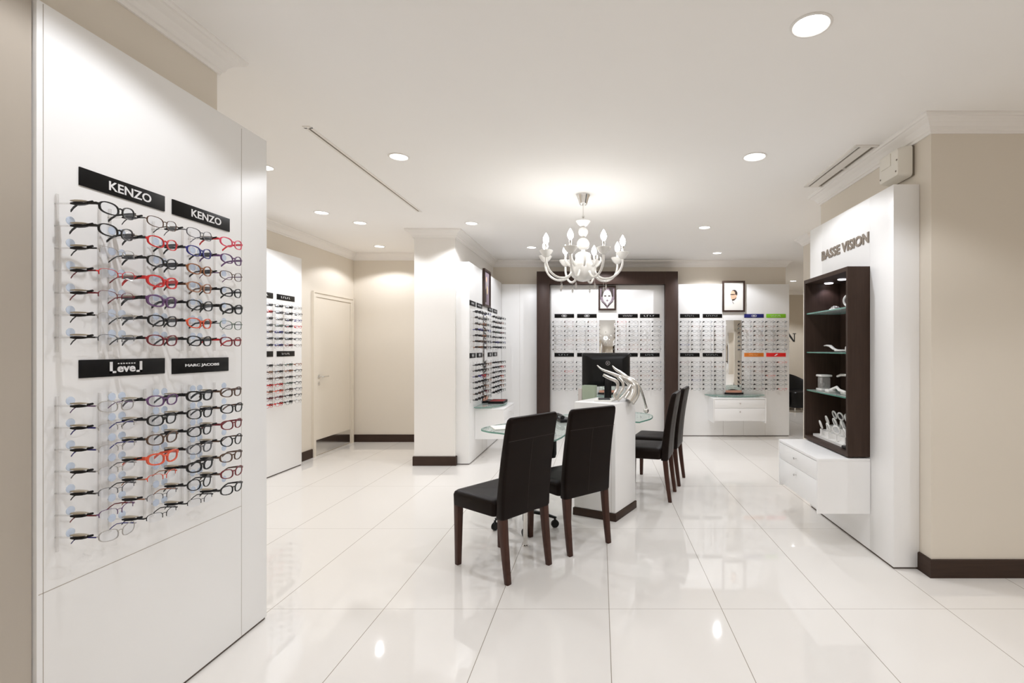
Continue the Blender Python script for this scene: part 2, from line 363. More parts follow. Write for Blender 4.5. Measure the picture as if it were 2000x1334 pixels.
seam(pt, [(.0, .002, -.0705, -.0695, .012, 2.4)])
MB(M['plinth']).box(-.28, .28, -.062, .06, 0, .014).build('plinth', pt)
pt = thing('wall_display', 'white eyeglasses display panel inside the dark wood portal', 'display panel', (.113, 8.03, 0))
MB(M['white']).bbox(-.90, .90, -.070, .070, .012, 2.385, .0015).build('panel', pt)
seam(pt, [(-.167, -.165, -.0705, -.0695, .012, 2.38), (.155, .157, -.0705, -.0695, .012, 2.38)])
MB(M['plinth']).box(-.9, .9, -.062, .06, 0, .014).build('plinth', pt)
pt = thing('wall_display', 'white eyeglasses display panel with coloured signs beside the passage', 'display panel', (2.107, 8.03, 0))
MB(M['white']).bbox(-.873, .878, -.070, .068, .012, 2.40, .0015).build('panel', pt)
seam(pt, [(-.165, -.163, -.0705, -.0695, .012, 2.39), (.155, .157, -.0705, -.0695, .012, 2.39), (.5, .502, -.0705, -.0695, .012, 1.9)])
MB(M['plinth']).box(-.87, .87, -.062, .06, 0, .014).build('plinth', pt)
pf = thing('portal_frame', 'dark brown wood portal around the back display panel', 'wooden frame', (.113, 7.96, 0))
MB(M['frame']).bbox(-1.100, -.902, -.110, .135, 0, 2.585, .003).build('post', pf); MB(M['frame']).bbox(.902, 1.100, -.110, .135, 0, 2.585, .003).build('post', pf)
MB(M['frame']).bbox(-.9018, .9018, -.110, .135, 2.388, 2.585, .003).build('header', pf)
# low vision panel, with an opening for the niche cabinet
pt = thing('wall_display', 'white display panel lettered for low vision, holding the dark wood cabinet', 'display panel', (1.845, 3.80, 0), 0)
p_ = MB(M['white']); p_.bbox(0, .163, -.63, -.352, .012, 2.42, .0015); p_.bbox(0, .163, .392, .63, .012, 2.42, .0015); p_.box(0, .163, -.352, .392, .012, .645); p_.box(0, .163, -.352, .392, 1.951, 2.419)
p_.build('panel', pt)
MB(M['plinth']).box(.006, .155, -.62, .62, 0, .014).build('plinth', pt, label='dark recessed plinth')
tx = text_mb('BASSE VISION', .1, .006, M['brown'], width=.735, bold=.0035, squeeze=.076).build('lettering', pt, loc=(-.0032, .023, 2.152), rz=FACE['-x'], label='raised taupe letters')

# niche cabinet
nc = thing('niche_cabinet', 'dark wood lit niche cabinet with glass shelves of magnifiers', 'display cabinet', (1.694, 3.82, .645), 0)
n_ = MB(M['dark']); D = .302
n_.box(0, D, -.37, -.345, 0, 1.305); n_.box(0, D, .345, .37, 0, 1.305); n_.box(0, D, -.345, .345, 0, .030); n_.box(0, D, -.345, .345, 1.275, 1.305); n_.box(D-.010, D, -.345, .345, .03, 1.275)
n_.build('carcass', nc)
for zz in (.395, .705, 1.022):
    g = MB([M['glasst'], M['glasse']]); g.prism([(.012, -.343), (D-.02, -.343), (D-.02, .343), (.012, .343)], zz, zz+.010, 0, side=1)
    g.build('glass_shelf', nc)
for yy in (.29, .06):
    MB(M['led']).lathe([(.001, -.006), (.030, -.006), (.034, -.003), (.034, 0), (.001, 0)], 20, c=(.17, yy, 1.275)).build('led_spot', nc)
    L = bpy.data.lights.new('niche_lamp', 'SPOT'); L.energy = 2.2; L.color = (.82, .80, 1); L.shadow_soft_size = .02; L.spot_size = 2.2; L.spot_blend = .5
    lo = bpy.data.objects.new('niche_lamp', L); C.objects.link(lo); lo.parent = nc; lo.location = (.17, yy, 1.262)
NX, NY, NZ = 1.694, 3.82, .645
def ring_mb(mb, c, R, r, tilt=0, mi=0, yaw=0, flat=1):
    T = Matrix.Translation(c) @ Matrix.Rotation(yaw, 4, 'Z') @ Matrix.Rotation(tilt, 4, 'Y')
    mb.tube([(R*cos(a), R*sin(a), 0) for a in [2*pi*k/20 for k in range(20)]], r, 7, mi=mi, closed=True, T=T); return T
# items on the shelves
def magnifier(name, label, x, y, zz, R, tilt, yaw, stand=True):
    t = thing(name, label, 'magnifier', (x, y, zz))
    m = MB(M['clearw']); ring_mb(m, (0, 0, R+.012), R, .008, tilt, yaw=yaw); m.build('rim', t)
    m = MB(M['lens']); m.lathe([(.001, -.002), (R-.004, -.001), (R-.004, .001), (.001, .002)], 20, T=Matrix.Translation((0, 0, R+.012)) @ Matrix.Rotation(yaw, 4, 'Z') @ Matrix.Rotation(tilt, 4, 'Y')); m.build('lens', t)
    m = MB(M['clearw']); m.bbox(-.022, .022, -.02, .02, 0, .012, .004); m.build('foot', t); return t
magnifier('stand_magnifier', 'white round magnifier standing on the top glass shelf of the niche', NX+.11, NY-.17, NZ+1.033, .042, pi/2-.2, .6)
t = thing('dome_magnifier', 'small clear dome magnifier on the top glass shelf of the niche', 'magnifier', (NX+.10, NY+.03, NZ+1.033))
MB(M['clearw']).lathe([(.001, 0), (.040, 0), (.044, .006), (.040, .012), (.001, .012)], 24).build('rim', t)
MB(M['drop']).lathe([(.034, .0122), (.032, .020), (.024, .029), (.012, .034), (.001, .035)], 20).build('lens', t)
t = thing('handheld_magnifier', 'white swooping hand magnifier lying on the middle glass shelf', 'magnifier', (NX+.12, NY+.07, NZ+.716))
MB(M['clearw']).tube([(0, .19, .048), (0, .14, .050), (0, .08, .045), (.0, .02, .022), (0, -.05, .012)], [.006, .012, .016, .014, .009], 10, flat=.6).build('handle', t)
m = MB(M['clearw']); ring_mb(m, (0, -.095, .012), .042, .007); m.build('rim', t)
m = MB(M['lens']); m.lathe([(.001, -.002), (.037, -.001), (.037, .001), (.001, .002)], 20, c=(0, -.095, .012)); m.build('lens', t)
t = thing('box_magnifier', 'small white and amber box magnifier on the middle glass shelf', 'magnifier', (NX+.12, NY-.20, NZ+.716))
MB(M['clearw']).bbox(-.04, .04, -.045, .045, 0, .045, .012).build('body', t); MB(M['salmon']).lathe([(.001, 0), (.018, 0), (.018, .006), (.001, .006)], 16, c=(0, 0, .0455)).build('lens_cap', t)
t = thing('lamp_magnifier', 'square clear lamp magnifier standing on the lower glass shelf', 'magnifier', (NX+.10, NY+.22, NZ+.406))
MB(M['clearw']).bbox(-.045, .045, -.05, .05, 0, .018, .005).build('foot', t)
m = MB(M['drop']); m.bbox(-.036, .036, -.042, .042, .0185, .110, .01); m.build('clear_body', t); MB(M['clearw']).bbox(-.045, .045, -.052, .052, .1105, .128, .006).build('top', t)
t = thing('bar_magnifier', 'silver arched reading magnifier on the lower glass shelf', 'magnifier', (NX+.12, NY-.07, NZ+.406))
MB(M['silver']).tube([(0, .10, .125), (0, .04, .138), (0, -.08, .140), (0, -.115, .125), (0, -.13, .08), (0, -.135, .012)], .011, 10).build('arch', t)
MB(M['clearw']).bbox(-.04, .04, -.15, -.02, 0, .02, .006).build('foot', t)
t = thing('spectacle_loupe', 'white and clear loupe heap lying under the arched magnifier', 'magnifier', (NX+.07, NY-.02, NZ+.406))
m = MB(M['clearw']); m.bbox(-.03, .03, .03, .10, 0, .025, .008); m.tube([(0, .06, .02), (.02, .0, .045), (0, -.08, .03), (.01, -.16, .018)], .011, 8); m.build('body', t)
# stepped stand with loupes
t = thing('loupe_stand', 'white stepped acrylic stand in the bottom of the niche', 'display stand', (NX+.15, NY+.0, NZ+.030))
MB(M['clearw']).prism([(-.10, .31), (-.10, -.20), (.09, -.20), (.09, .31)], .0, .018).prism([(-.05, .29), (-.05, -.19), (.09, -.19), (.09, .29)], .018, .055).prism([(0, .27), (0, -.18), (.09, -.18), (.09, .27)], .055, .095).build('stand_body', t)
loupe = None; random.seed(11); k = 0
pos = ['in the front row', 'in the middle row', 'in the back row']
nth = ['first', 'second', 'third', 'fourth', 'fifth', 'sixth']
for row, (xx, zz, n) in enumerate(((-.075, .0185, 4), (-.025, .0555, 4), (.035, .0955, 5))):
    for i in range(n):
        y = .25 - i*.40/(n-1) - .03
        lb = f'ring loupe on the stepped niche stand, {nth[i]} from far side {pos[row]}'
        if loupe is None:
            o = thing('ring_loupe', lb, 'magnifier', (0, 0, 0), 0, 'ring loupes on the niche stand')
            m = MB(M['clearw']); T = Matrix.Rotation(pi/2, 4, 'Y')
            ring_mb(m, (0, 0, .085), .030, .0065, 1.25); m.build('rim', o)
            m = MB(M['clearw']); m.tube([(0, 0, .0), (0, 0, .052)], .006, 8); m.bbox(-.012, .012, -.016, .016, 0, .006, .002); m.build('handle', o)
            m = MB(M['lens']); m.lathe([(.001, -.002), (.025, -.001), (.025, .001), (.001, .002)], 16, T=Matrix.Translation((0, 0, .085)) @ Matrix.Rotation(1.25, 4, 'Y')); m.build('lens', o)
            loupe = o
        else: o = copy_tree(loupe); o['label'] = lb
        o.location = (NX+.15+xx, NY+y, NZ+.030+zz); o.rotation_euler = (0, 0, random.uniform(-.9, .5))
t = thing('lens_case', 'flat black case lying in front of the stepped loupe stand', 'case', (NX+.06, NY-.265, NZ+.0305))
MB(M['black']).bbox(-.03, .05, -.05, .055, 0, .022, .008).build('case_body', t)

# ------------------------------------------------------------------ drawer units
def drawer_unit(label, loc, rz, W=.75):
    t = thing('drawer_unit', label, 'drawer cabinet', loc, rz, None); w2 = W/2; Dp = .36
    b = MB(M['white']); b.bbox(-w2, w2, -Dp, -.001, .356, .375, .001); b.box(-w2, -w2+.018, -Dp, -.001, 0, .356); b.box(w2-.018, w2, -Dp, -.001, 0, .356)
    b.box(-w2+.018, w2-.018, -Dp+.02, -.001, .030, .356)
    b.build('carcass', t)
    for z0, z1, zk in ((.2255, .352, .295), (.032, .2225, .172)):
        d = MB(M['white']); d.bbox(-w2+.020, w2-.020, -Dp+.001, -Dp+.0195, z0, z1, .0012); d = d.build('drawer', t)
        kb = MB(M['steel']); kb.lathe([(.001, 0), (.005, 0), (.004, .012), (.0095, .016), (.0095, .022), (.001, .024)], 16, T=Matrix.Translation((0, -Dp+.001, zk)) @ Matrix.Rotation(pi/2, 4, 'X')); kb.build('knob', d, label='small steel knob')
    return t
drawer_unit('white floating drawer unit under the dark wood niche cabinet', (1.844, 3.815, .26), FACE['-x'])
drawer_unit('white floating drawer unit under the framed portrait at the back', (2.106, 7.959, .26), 0, .80)
drawer_unit('white floating drawer unit inside the wood portal, behind the desk', (.113, 7.959, .26), 0, .80)
drawer_unit('white floating drawer unit on the side display next to the column', (-1.556, 6.64, .26), FACE['+x'])
def shelf_glass(label, loc, rz):
    t = thing('glass_tray', label, 'glass tray', loc, rz)
    n = 24; poly = [(-.46, -.005), ] + [(-.46+.92*k/n, -.10-.22*sin(pi*k/n)**.6) for k in range(n+1)] + [(.46, -.005)]
    MB([M['glasst'], M['glasse']]).prism(poly, .022, .030, 0, side=1).build('glass_plate', t)
    for x in (-.30, .30): MB(M['steel']).lathe([(.012, 0), (.012, .0218), (.001, .0218)], 14, c=(x, -.2, 0)).build('stud', t)
    return t
shelf_glass('curved glass tray on the drawer unit under the framed portrait', (2.106, 7.955, .6352), 0)
shelf_glass('curved glass tray on the drawer unit inside the wood portal', (.113, 7.955, .6352), 0)
shelf_glass('curved glass tray on the side display drawer unit', (-1.552, 6.64, .6352), FACE['+x'])
def mirror(label, loc, rz, trim='salmon'):
    t = thing('mirror', label, 'mirror', loc, rz)
    MB(M['mirror']).bbox(-.125, .125, -.008, -.002, .058, 1.165, .001).build('mirror_glass', t)
    MB(M['white']).box(-.123, .123, -.002, .0, .02, 1.16).build('backing', t)
    MB(M[trim]).box(-.125, .125, -.016, -.002, .026, .057).build('wood_trim', t)
    n = 16; poly = [(-.145, -.002)] + [(-.145+.29*k/n, -.04-.07*sin(pi*k/n)) for k in range(n+1)] + [(.145, -.002)]
    MB(M['black']).prism(poly, 0, .0255).build('base', t)
mirror('tall mirror between eyeglasses under the framed portrait', (2.106, 7.957, .666), 0)
mirror('tall mirror in the wood portal display, partly hidden by the monitor', (.113, 7.957, .666), 0)
mirror('tall narrow mirror on the side display next to the column', (-1.554, 6.79, .666), FACE['+x'])
t = thing('tray_box', 'dark red lined black tray on the side display', 'tray', (-1.36, 6.72, .666))
MB(M['black']).box(-.10, .10, -.15, .15, 0, .008).box(-.10, -.094, -.15, .15, .008, .03).box(.094, .10, -.15, .15, .008, .03).box(-.094, .094, -.15, -.144, .008, .03).box(-.094, .094, .144, .15, .008, .03).build('tray_body', t)
MB(M['redbox']).box(-.093, .093, -.143, .143, .0085, .026).build('lining', t)

# ------------------------------------------------------------------ signs
def sign(label, x, y, zc, face, W=.32, Hh=.060, m='sign', mark='bars', lm='letter', group='small signs over the eyeglasses', seed=0):
    t = thing('sign', label, 'sign', (x, y, zc), FACE[face], group)
    MB(M[m]).bbox(-W/2, W/2, -.005, -.0005, -Hh/2, Hh/2, .0008).build('board', t)
    yy = -.0065
    if mark == 'bars':
        r = random.Random(seed); L = MB(M[lm]); n = r.randint(4, 8); tot = W*r.uniform(.38, .66); x0 = -tot/2; step = tot/n
        for k in range(n):
            ww = step*r.uniform(.45, .72); hh = Hh*r.uniform(.13, .2)
            L.box(x0+k*step, x0+k*step+step*.2, yy, -.0052, -hh, hh); L.box(x0+k*step, x0+k*step+ww, yy, -.0052, hh-.003, hh) if k % 2 else L.box(x0+k*step, x0+k*step+ww, yy, -.0052, -hh, -hh+.003)
        L.build('lettering', t)
    elif mark == 'oval':
        L = MB(M[lm]); L.tube([(.042*cos(a), -.0062, .017*sin(a)) for a in [2*pi*k/24 for k in range(24)]], .0022, 6, closed=True); L.box(-.02, .02, yy, -.0052, -.006, .006); L.build('lettering', t)
    elif mark == 'swoosh':
        L = MB(M[lm]); L.prism([(-.03, -.016), (-.005, -.016), (.035, .016), (.008, .016)], 0, .0013, T=Matrix.Translation((0, -.0052, 0)) @ Matrix.Rotation(pi/2, 4, 'X')); L.build('lettering', t)
    elif mark == 'kenzo':
        text_mb('KENZO', .05, .0013, M[lm], width=.165, bold=.0008, squeeze=.032).build('lettering', t, loc=(.018, -.0060, 0))
    elif mark == 'mj':
        text_mb('MARC JACOBS', .03, .0013, M[lm], width=.185, bold=.0010, squeeze=.0145).build('lettering', t, loc=(.0, -.0060, 0))
    elif mark == 'level':
        L = text_mb('eve', .04, .0013, M[lm], width=.070, bold=.0012, squeeze=.021); L.v = [(a, b, c-.006) for a, b, c in L.v]
        for s in (-1, 1): L.box(s*.062, s*.052, -.0007, .0007, -.0185, .021); L.box(s*.062, s*.039, -.0007, .0007, -.0185, -.0115)
        for k in range(7): L.box(-.033+k*.0103, -.0275+k*.0103, -.0007, .0007, .0125, .0165)
        L.build('lettering', t, loc=(.0, -.0060, 0))
    return t
sign('black sign lettered KENZO, upper one nearer the camera, on the near panel', -1.715, 1.820, 1.957, '+x', .325, mark='kenzo', group=None)
sign('black sign lettered KENZO, upper one farther from the camera, on the near panel', -1.715, 2.174, 1.957, '+x', .312, mark='kenzo', group=None)
sign('black sign lettered Level under the upper eyeglasses on the near panel', -1.715, 1.820, 1.321, '+x', .325, mark='level', group=None)
sign('black sign lettered MARC JACOBS on the near panel', -1.715, 2.170, 1.317, '+x', .305, .062, mark='mj', group=None)
sd = 0
for (yy, nm) in ((5.31, 'nearer the camera'), (5.695, 'at the panel edge')):
    for zc, r_ in ((1.957, 'upper'), (1.327, 'lower')):
        sd += 1; sign(f'{r_} black sign {nm}, on the panel beside the cream door', -3.55, yy, zc, '+x', .32, seed=sd)
for yy, nm in ((6.155, 'first along from the column'), (6.50, 'second along from the column'), (7.13, 'third along from the column'), (7.47, 'fourth along from the column')):
    for zc, r_ in ((1.935, 'upper'), (1.30, 'lower')):
        sd += 1; sign(f'{r_} black sign with pale oblong mark, {nm}, on the side display', -1.557, yy, zc, '+x', .29, seed=sd, mark='oval' if r_ == 'lower' else 'bars')
cs = [(-.565, 'outermost beside the portal post facing the column'), (-.208, 'next to the mirror on its column side'), (.44, 'next to the mirror on its passage side'), (.785, 'beside the portal post facing the passage')]
for x, nm in cs:
    for zc, r_ in ((1.90, 'upper'), (1.285, 'lower')):
        sd += 1; sign(f'{r_} black sign in the wood portal, {nm}', x, 7.96, zc, '-y', .308, seed=sd, mark='oval' if (r_ == 'upper' and x < 0) else 'bars', lm='letterg' if r_ == 'lower' else 'letter')
for x, nm in ((1.417, 'nearer the portal'), (1.773, 'nearer the mirror')):
    for zc, r_ in ((1.90, 'upper'), (1.285, 'lower')):
        sd += 1; sign(f'{r_} black sign on the portrait display, {nm}', x, 7.96, zc, '-y', .308, seed=sd, lm='letterg')
sign('navy blue sign with white logo beside the portrait', 2.428, 7.96, 1.90, '-y', .308, m='navy', mark='oval', group=None)
sign('bright green sign with white logo at the passage edge', 2.776, 7.96, 1.90, '-y', .308, m='green', mark='bars', seed=44, group=None)
sign('orange sign with cream logo below the navy one', 2.428, 7.96, 1.285, '-y', .308, m='orange', mark='bars', seed=45, lm='lettero', group=None)
sign('red sign with white slanted mark below the green one', 2.776, 7.96, 1.285, '-y', .308, m='red', mark='swoosh', group=None)

# ------------------------------------------------------------------ eyeglasses
# local frame: fronts face -y, temples run back to +y, x along the front
def eye_pts(a, b, n=22, sq=2.5, cx=0, lift=0):
    out = []
    for k in range(n):
        t_ = 2*pi*k/n; c, s = cos(t_), sin(t_)
        x = a*abs(c)**(2/sq)*(1 if c >= 0 else -1); zz = b*abs(s)**(2/sq)*(1 if s >= 0 else -1)
        out.append((cx+x, zz + lift*x/a*.15*b))
    return out
WR = 3.0
def wrap(x, zz, off=0): return (x, WR*x*x + off, zz)
def rim(mb, pts, t, d, mi=0, part=None):
    n = len(pts); cx = sum(p[0] for p in pts)/n; cz = sum(p[1] for p in pts)/n; rings = []
    idx = range(n) if part is None else part
    for k in idx:
        x, zz = pts[k % n]; dx, dz = x-cx, zz-cz; L = sqrt(dx*dx+dz*dz); ux, uz = dx/L, dz/L
        xo, zo = x+ux*t, zz+uz*t
        rings.append([wrap(x, zz, -d/2), wrap(xo, zo, -d/2), wrap(xo, zo, d/2), wrap(x, zz, d/2)])
    mb.loft(rings, closed=part is None, smooth=False, mi=mi)
STYLES = {'full': dict(a=.0245, b=.0165, t=.0036, d=.0042, sq=2.6, th=.0085), 'thick': dict(a=.0245, b=.0165, t=.0050, d=.0052, sq=2.7, th=.012),
          'slim': dict(a=.0255, b=.0165, t=.0022, d=.0026, sq=2.8, th=.004), 'half': dict(a=.0255, b=.0150, t=.0014, d=.0022, sq=2.8, th=.005),
          'round': dict(a=.0240, b=.0195, t=.0030, d=.004, sq=2.2, th=.007)}
def front_mb(st, m):
    s = STYLES[st]; mb = MB(m)
    for sg in (-1, 1):
        pts = eye_pts(s['a'], s['b'], cx=sg*.0335, sq=s['sq'], lift=sg)
        rim(mb, pts, s['t'], s['d'], part=None if st != 'half' else range(-1, 13))
        xe = sg*(.0335+s['a']+s['t']*.6)
        xs = sorted((xe, sg*.0672))
        v = []
        for x in xs:
            for zz in (.004, .004+s['th']*.9):
                for o in (-.002, .002): v.append(wrap(x, zz, o))
        mb.add(v, [(0, 1, 3, 2), (4, 6, 7, 5), (0, 4, 5, 1), (2, 3, 7, 6), (0, 2, 6, 4), (1, 5, 7, 3)])
    br = s['t']*.75
    mb.tube([wrap(x, .006-abs(x)*.25*0 + (.0015 if abs(x) < .003 else 0), 0) for x in (-.0105, -.006, 0, .006, .0105)], br, 8)
    return mb
def lens_mb(st, sg):
    s = STYLES[st]; pts = eye_pts(s['a']+.0004, s['b']+.0004, cx=sg*.0335, sq=s['sq'], lift=sg); n = len(pts)
    mb = MB(M['lens']); mb.add([wrap(x, zz, -.0005) for x, zz in pts] + [wrap(x, zz, .0005) for x, zz in pts], [tuple(range(n)), tuple(reversed(range(n, 2*n)))] + [(i, n+i, n+(i+1) % n, (i+1) % n) for i in range(n)])
    return mb
def temple_mb(st, m, sg):
    th = STYLES[st]['th']; x = sg*.0675; y0 = WR*x*x; rings = []
    for y, zz, h, q in ((y0-.002, .004+th*.45, th*.5, 0), (y0+.02, .004+th*.45, th*.48, 0), (.055, .006, th*.38, -.002), (.075, .003, th*.34, -.003), (.088, -.006, th*.40, -.004), (.098, -.016, th*.42, -.006)):
        xx = x+sg*q; w_ = .0014 if th > .006 else .0009
        rings.append([(xx-w_, y, zz-h), (xx+w_, y, zz-h), (xx+w_, y, zz+h), (xx-w_, y, zz+h)])
    return MB(m).loft(rings, smooth=False)
MESHC = {}
def cached(key, fn):
    if key not in MESHC:
        o = fn().build('tmp'); MESHC[key] = o.data; bpy.data.objects.remove(o)
    return MESHC[key]
def part(name, me, parent):
    o = bpy.data.objects.new(name, me); C.objects.link(o); o.parent = parent; return o
def glasses_detail(label, st, col, tcol, loc, face, group):
    t = thing('eyeglasses', label, 'eyeglasses', loc, FACE[face]+random.uniform(-.03, .03), group)
    part('frame_front', cached(('f', st, col), lambda: front_mb(st, FM[col])), t)
    for sg in (-1, 1): part('lens', cached(('l', st, sg), lambda: lens_mb(st, sg)), t)
    for sg in (-1, 1): part('temple', cached(('t', st, tcol, sg), lambda: temple_mb(st, FM[tcol], sg)), t)
    return t
# small copies for the distant walls (rims, lenses, temples in one mesh)
def glasses_small(col, st='full'):
    mb = MB([FM[col], M['lens']]); s = STYLES[st]
    for sg in (-1, 1):
        pts = eye_pts(s['a'], s['b'], n=12, cx=sg*.0335, sq=2.4); rim(mb, pts, .0022, .003)
        n = len(pts); mb.add([wrap(x, zz, 0) for x, zz in pts], [tuple(range(n))], 1)
        mb.box(sg*.0675-.0012, sg*.0675+.0012, .012, .075, .004, .009); mb.box(sg*.0665-.0012, sg*.0665+.0012, .075, .10, -.006, .004)
        mb.box(sg*.0580, sg*.0685, .009, .014, .003, .010)
    mb.box(-.011, .011, -.001, .0015, .004, .0075); return mb
def clip_mb():
    mb = MB([M['clip'], M['black'], M['acryl']])
    for (z0, z1, mi) in ((.001, .007, 0), (-.009, .0005, 1)):
        r = []
        for y, k, w_ in ((.038, .25, .004), (.052, .8, .0055), (.072, 1, .0065), (.088, .5, .0055)):
            zc = (z0+z1)/2*1.05; h = (z1-z0)/2*k
            r.append([(-.0675-w_, y, zc-h), (-.0675+w_, y, zc-h), (-.0675+w_, y, zc+h), (-.0675-w_, y, zc+h)])
        mb.loft(r, mi=mi, smooth=False)
    mb.tube([(-.0675, .038, 0), (-.0675, .022, .003)], .0035, 8, mi=1)
    mb.tube([(-.0675, .086, -.004), (-.0675, .140, -.004)], .0028, 8, mi=2)
    return mb
def disc_mb(x):
    mb = MB(M['disc']); T = Matrix.Translation((x, .092, .016)) @ Matrix.Rotation(pi/2, 4, 'X')
    return mb.lathe([(.001, -.0008), (.0135, -.0008), (.0135, .0008), (.001, .0008)], 18, T=T)

# near panel
UP = [[('slim', 'brown', 'black'), ('full', 'black', 'black')]]
near_up = [[('full', 'black', 'black'), ('slim', 'brown', 'black'), ('slim', 'grey', 'grey'), ('full', 'pink', 'red')],
           [('full', 'black', 'black'), ('full', 'red', 'black'), ('full', 'navy', 'black'), ('full', 'purple', 'purple')],
           [('half', 'silver', 'black'), ('full', 'black', 'black'), ('full', 'tortoiseshell', 'black'), ('slim', 'brown', 'purple')],
           [('half', 'red', 'burgundy'), ('thick', 'red', 'red'), ('full', 'copper', 'brown'), ('full', 'black', 'black')],
           [('half', 'burgundy', 'burgundy'), ('thick', 'purple', 'black'), ('full', 'black', 'black'), ('thick', 'black', 'black')],
           [('half', 'silver', 'black'), ('full', 'black', 'black'), ('full', 'coral', 'black'), ('slim', 'green', 'grey')],
           [('half', 'grey', 'black'), ('full', 'burgundy', 'black'), ('full', 'black', 'black'), ('full', 'burgundy', 'red')]]
near_lo = [[('slim', 'silver', 'purple'), ('full', 'purple', 'black'), ('thick', 'black', 'black'), ('full', 'brown', 'brown')],
           [('half', 'silver', 'navy'), ('full', 'black', 'black'), ('full', 'black', 'black'), ('full', 'black', 'brown')],
           [('half', 'silver', 'navy'), ('full', 'brown', 'black'), ('full', 'black', 'black'), ('full', 'burgundy', 'burgundy')],
           [('half', 'silver', 'grey'), ('thick', 'coral', 'coral'), ('full', 'grey', 'black'), ('round', 'black', 'brown')],
           [('half', 'grey', 'black'), ('half', 'coral', 'copper'), ('thick', 'black', 'black'), ('full', 'brown', 'brown')],
           [('half', 'purple', 'burgundy'), ('half', 'grey', 'copper'), ('round', 'black', 'black'), ('full', 'burgundy', 'brown')],
           [('slim', 'silver', 'navy'), ('half', 'black', 'black'), ('half', 'black', 'black'), ('full', 'black', 'black')]]
ORD = ['first', 'second', 'third', 'fourth', 'fifth', 'sixth', 'seventh']
SN = {'full': 'full-rim', 'thick': 'thick-rimmed', 'slim': 'thin-rimmed', 'half': 'half-rim', 'round': 'rounded'}
YC = [1.655, 1.826, 1.997, 2.168]
for blk, grid, z0, dz in (('upper', near_up, 1.845, .0702), ('lower', near_lo, 1.208, .0690)):
    for c in range(4):
        t = thing('display_rack', f'clear twin-rod eyeglasses rack, {ORD[c]} column, {blk} block, near panel', 'display rack', (-1.575, YC[c], 0), FACE['+x'], 'twin-rod racks on the near panel')
        for x in (-.0675, .0675):
            MB(M['acryl']).tube([(x, .134, z0-6*dz-.045), (x, .134, z0+.030)], .0040, 8).build('rod', t)
        for r in range(7):
            o = part('temple_clip', cached('clip', clip_mb), t); o.location = (0, 0, z0-r*dz+.004)
            for x in (-.0675, .0675):
                if r == 0 and blk == 'upper': continue
                o = part('disc', cached(('disc', x), lambda: disc_mb(x)), t); o.location = (0, 0, z0-r*dz)
        for r in range(7):
            st, fc, tc_ = grid[r][c]
            lb = f'{fc} {SN[st]} eyeglasses, {blk} block of the near panel, {ORD[r]} row, {ORD[c]} column'
            glasses_detail(lb, st, fc, tc_, (-1.575 + random.uniform(-.002, .002), YC[c], z0-r*dz-.006), '+x', 'eyeglasses on the near panel')

# distant walls
cols_far = ['black', 'black', 'black', 'brown', 'grey', 'tortoiseshell', 'burgundy', 'silver', 'copper', 'red', 'navy', 'green']
wts = [7, 6, 5, 5, 5, 2, 2, 4, 2, 1, 1, 1]
def clip_small(mb, T, mi=0): mb.box(-.074, -.061, .085, .128, -.010, .009, mi, T)
def far_block(where, ox, oy, face, xs, z0, dz, mode, rnd, blk, fixed=None):
    """one block of seven rows; returns placements for the stuff object"""
    A = Matrix.Translation((ox, oy, 0)) @ Matrix.Rotation(FACE[face], 4, 'Z')
    rk = MB([M['acryl'], M['black'], M['disc']])
    out = []
    for c, x in enumerate(xs):
        for s in (-.0675, .0675): rk.box(x+s-.003, x+s+.003, .122, .128, z0-6*dz-.04, z0+.03, 0, A)
        for r in range(7):
            zz = z0-r*dz
            rk.prism([(-.078, -.011), (-.064, -.011), (-.054, .011), (-.068, .011)], 0, .034, 1, T=A @ Matrix.Translation((x, .072, zz)) @ Matrix.Rotation(pi/2, 4, 'X')); rk.box(x-.070, x-.065, .084, .124, zz-.004, zz+.002, 0, A)
            rk.box(x+.060, x+.072, .070, .074, zz+.002, zz+.012, 2, A)
            col = rnd.choices(cols_far, wts)[0]
            if fixed and (r, c) in fixed: col = fixed[(r, c)]
            P = A @ Vector((x, rnd.uniform(-.003, .003), zz-.004)); dyaw = rnd.uniform(-.06, .06)
            if mode == 'things':
                o = bpy.data.objects.new('eyeglasses', cached(('s', col), lambda: glasses_small(col))); C.objects.link(o)
                o.location = P; o.rotation_euler = (0, 0, FACE[face]+dyaw)
                tag(o, f'{col} eyeglasses on the {where}, {blk} block, {ORD[r]} row, {ORD[c]} column', 'eyeglasses', f'eyeglasses on the {where}')
            else: out.append((col, Matrix.Translation(P) @ Matrix.Rotation(FACE[face]+dyaw, 4, 'Z')))
    o = rk.build('display_rack'); tag(o, f'clear eyeglasses rack of the {blk} block on the {where}', 'display rack')
    return out
rnd = random.Random(5)
xs4 = [0, .171, .342, .513]
def blocks(where, ox, oy, face, xs, zu, du, zl, dl_, modes=('things', 'things'), fu=None, fl=None):
    a = far_block(where, ox, oy, face, xs, zu, du, modes[0], rnd, 'upper', fu)
    return a + far_block(where, ox, oy, face, xs, zl, dl_, modes[1], rnd, 'lower', fl)
blocks('panel by the cream door', -3.41, 5.205, '+x', xs4, 1.845, .0702, 1.208, .069, fl={(3, 0): 'red', (3, 1): 'red', (4, 1): 'coral', (5, 0): 'burgundy', (5, 1): 'burgundy', (6, 0): 'red', (6, 1): 'red'})
blocks('side display nearer the column', -1.417, 6.075, '+x', [0, .155, .310, .465], 1.83, .0712, 1.19, .069)
blocks('side display beyond the mirror', -1.417, 7.05, '+x', [0, .165, .330, .495], 1.83, .0712, 1.19, .069, fl={(3, 2): 'coral', (5, 2): 'copper'})
xb = [0, .1815, .363, .5445]
blocks('portrait display nearer the portal', 1.322, 7.82, '-y', [0, .179, .358, .537], 1.800, .0712, 1.170, .0690)
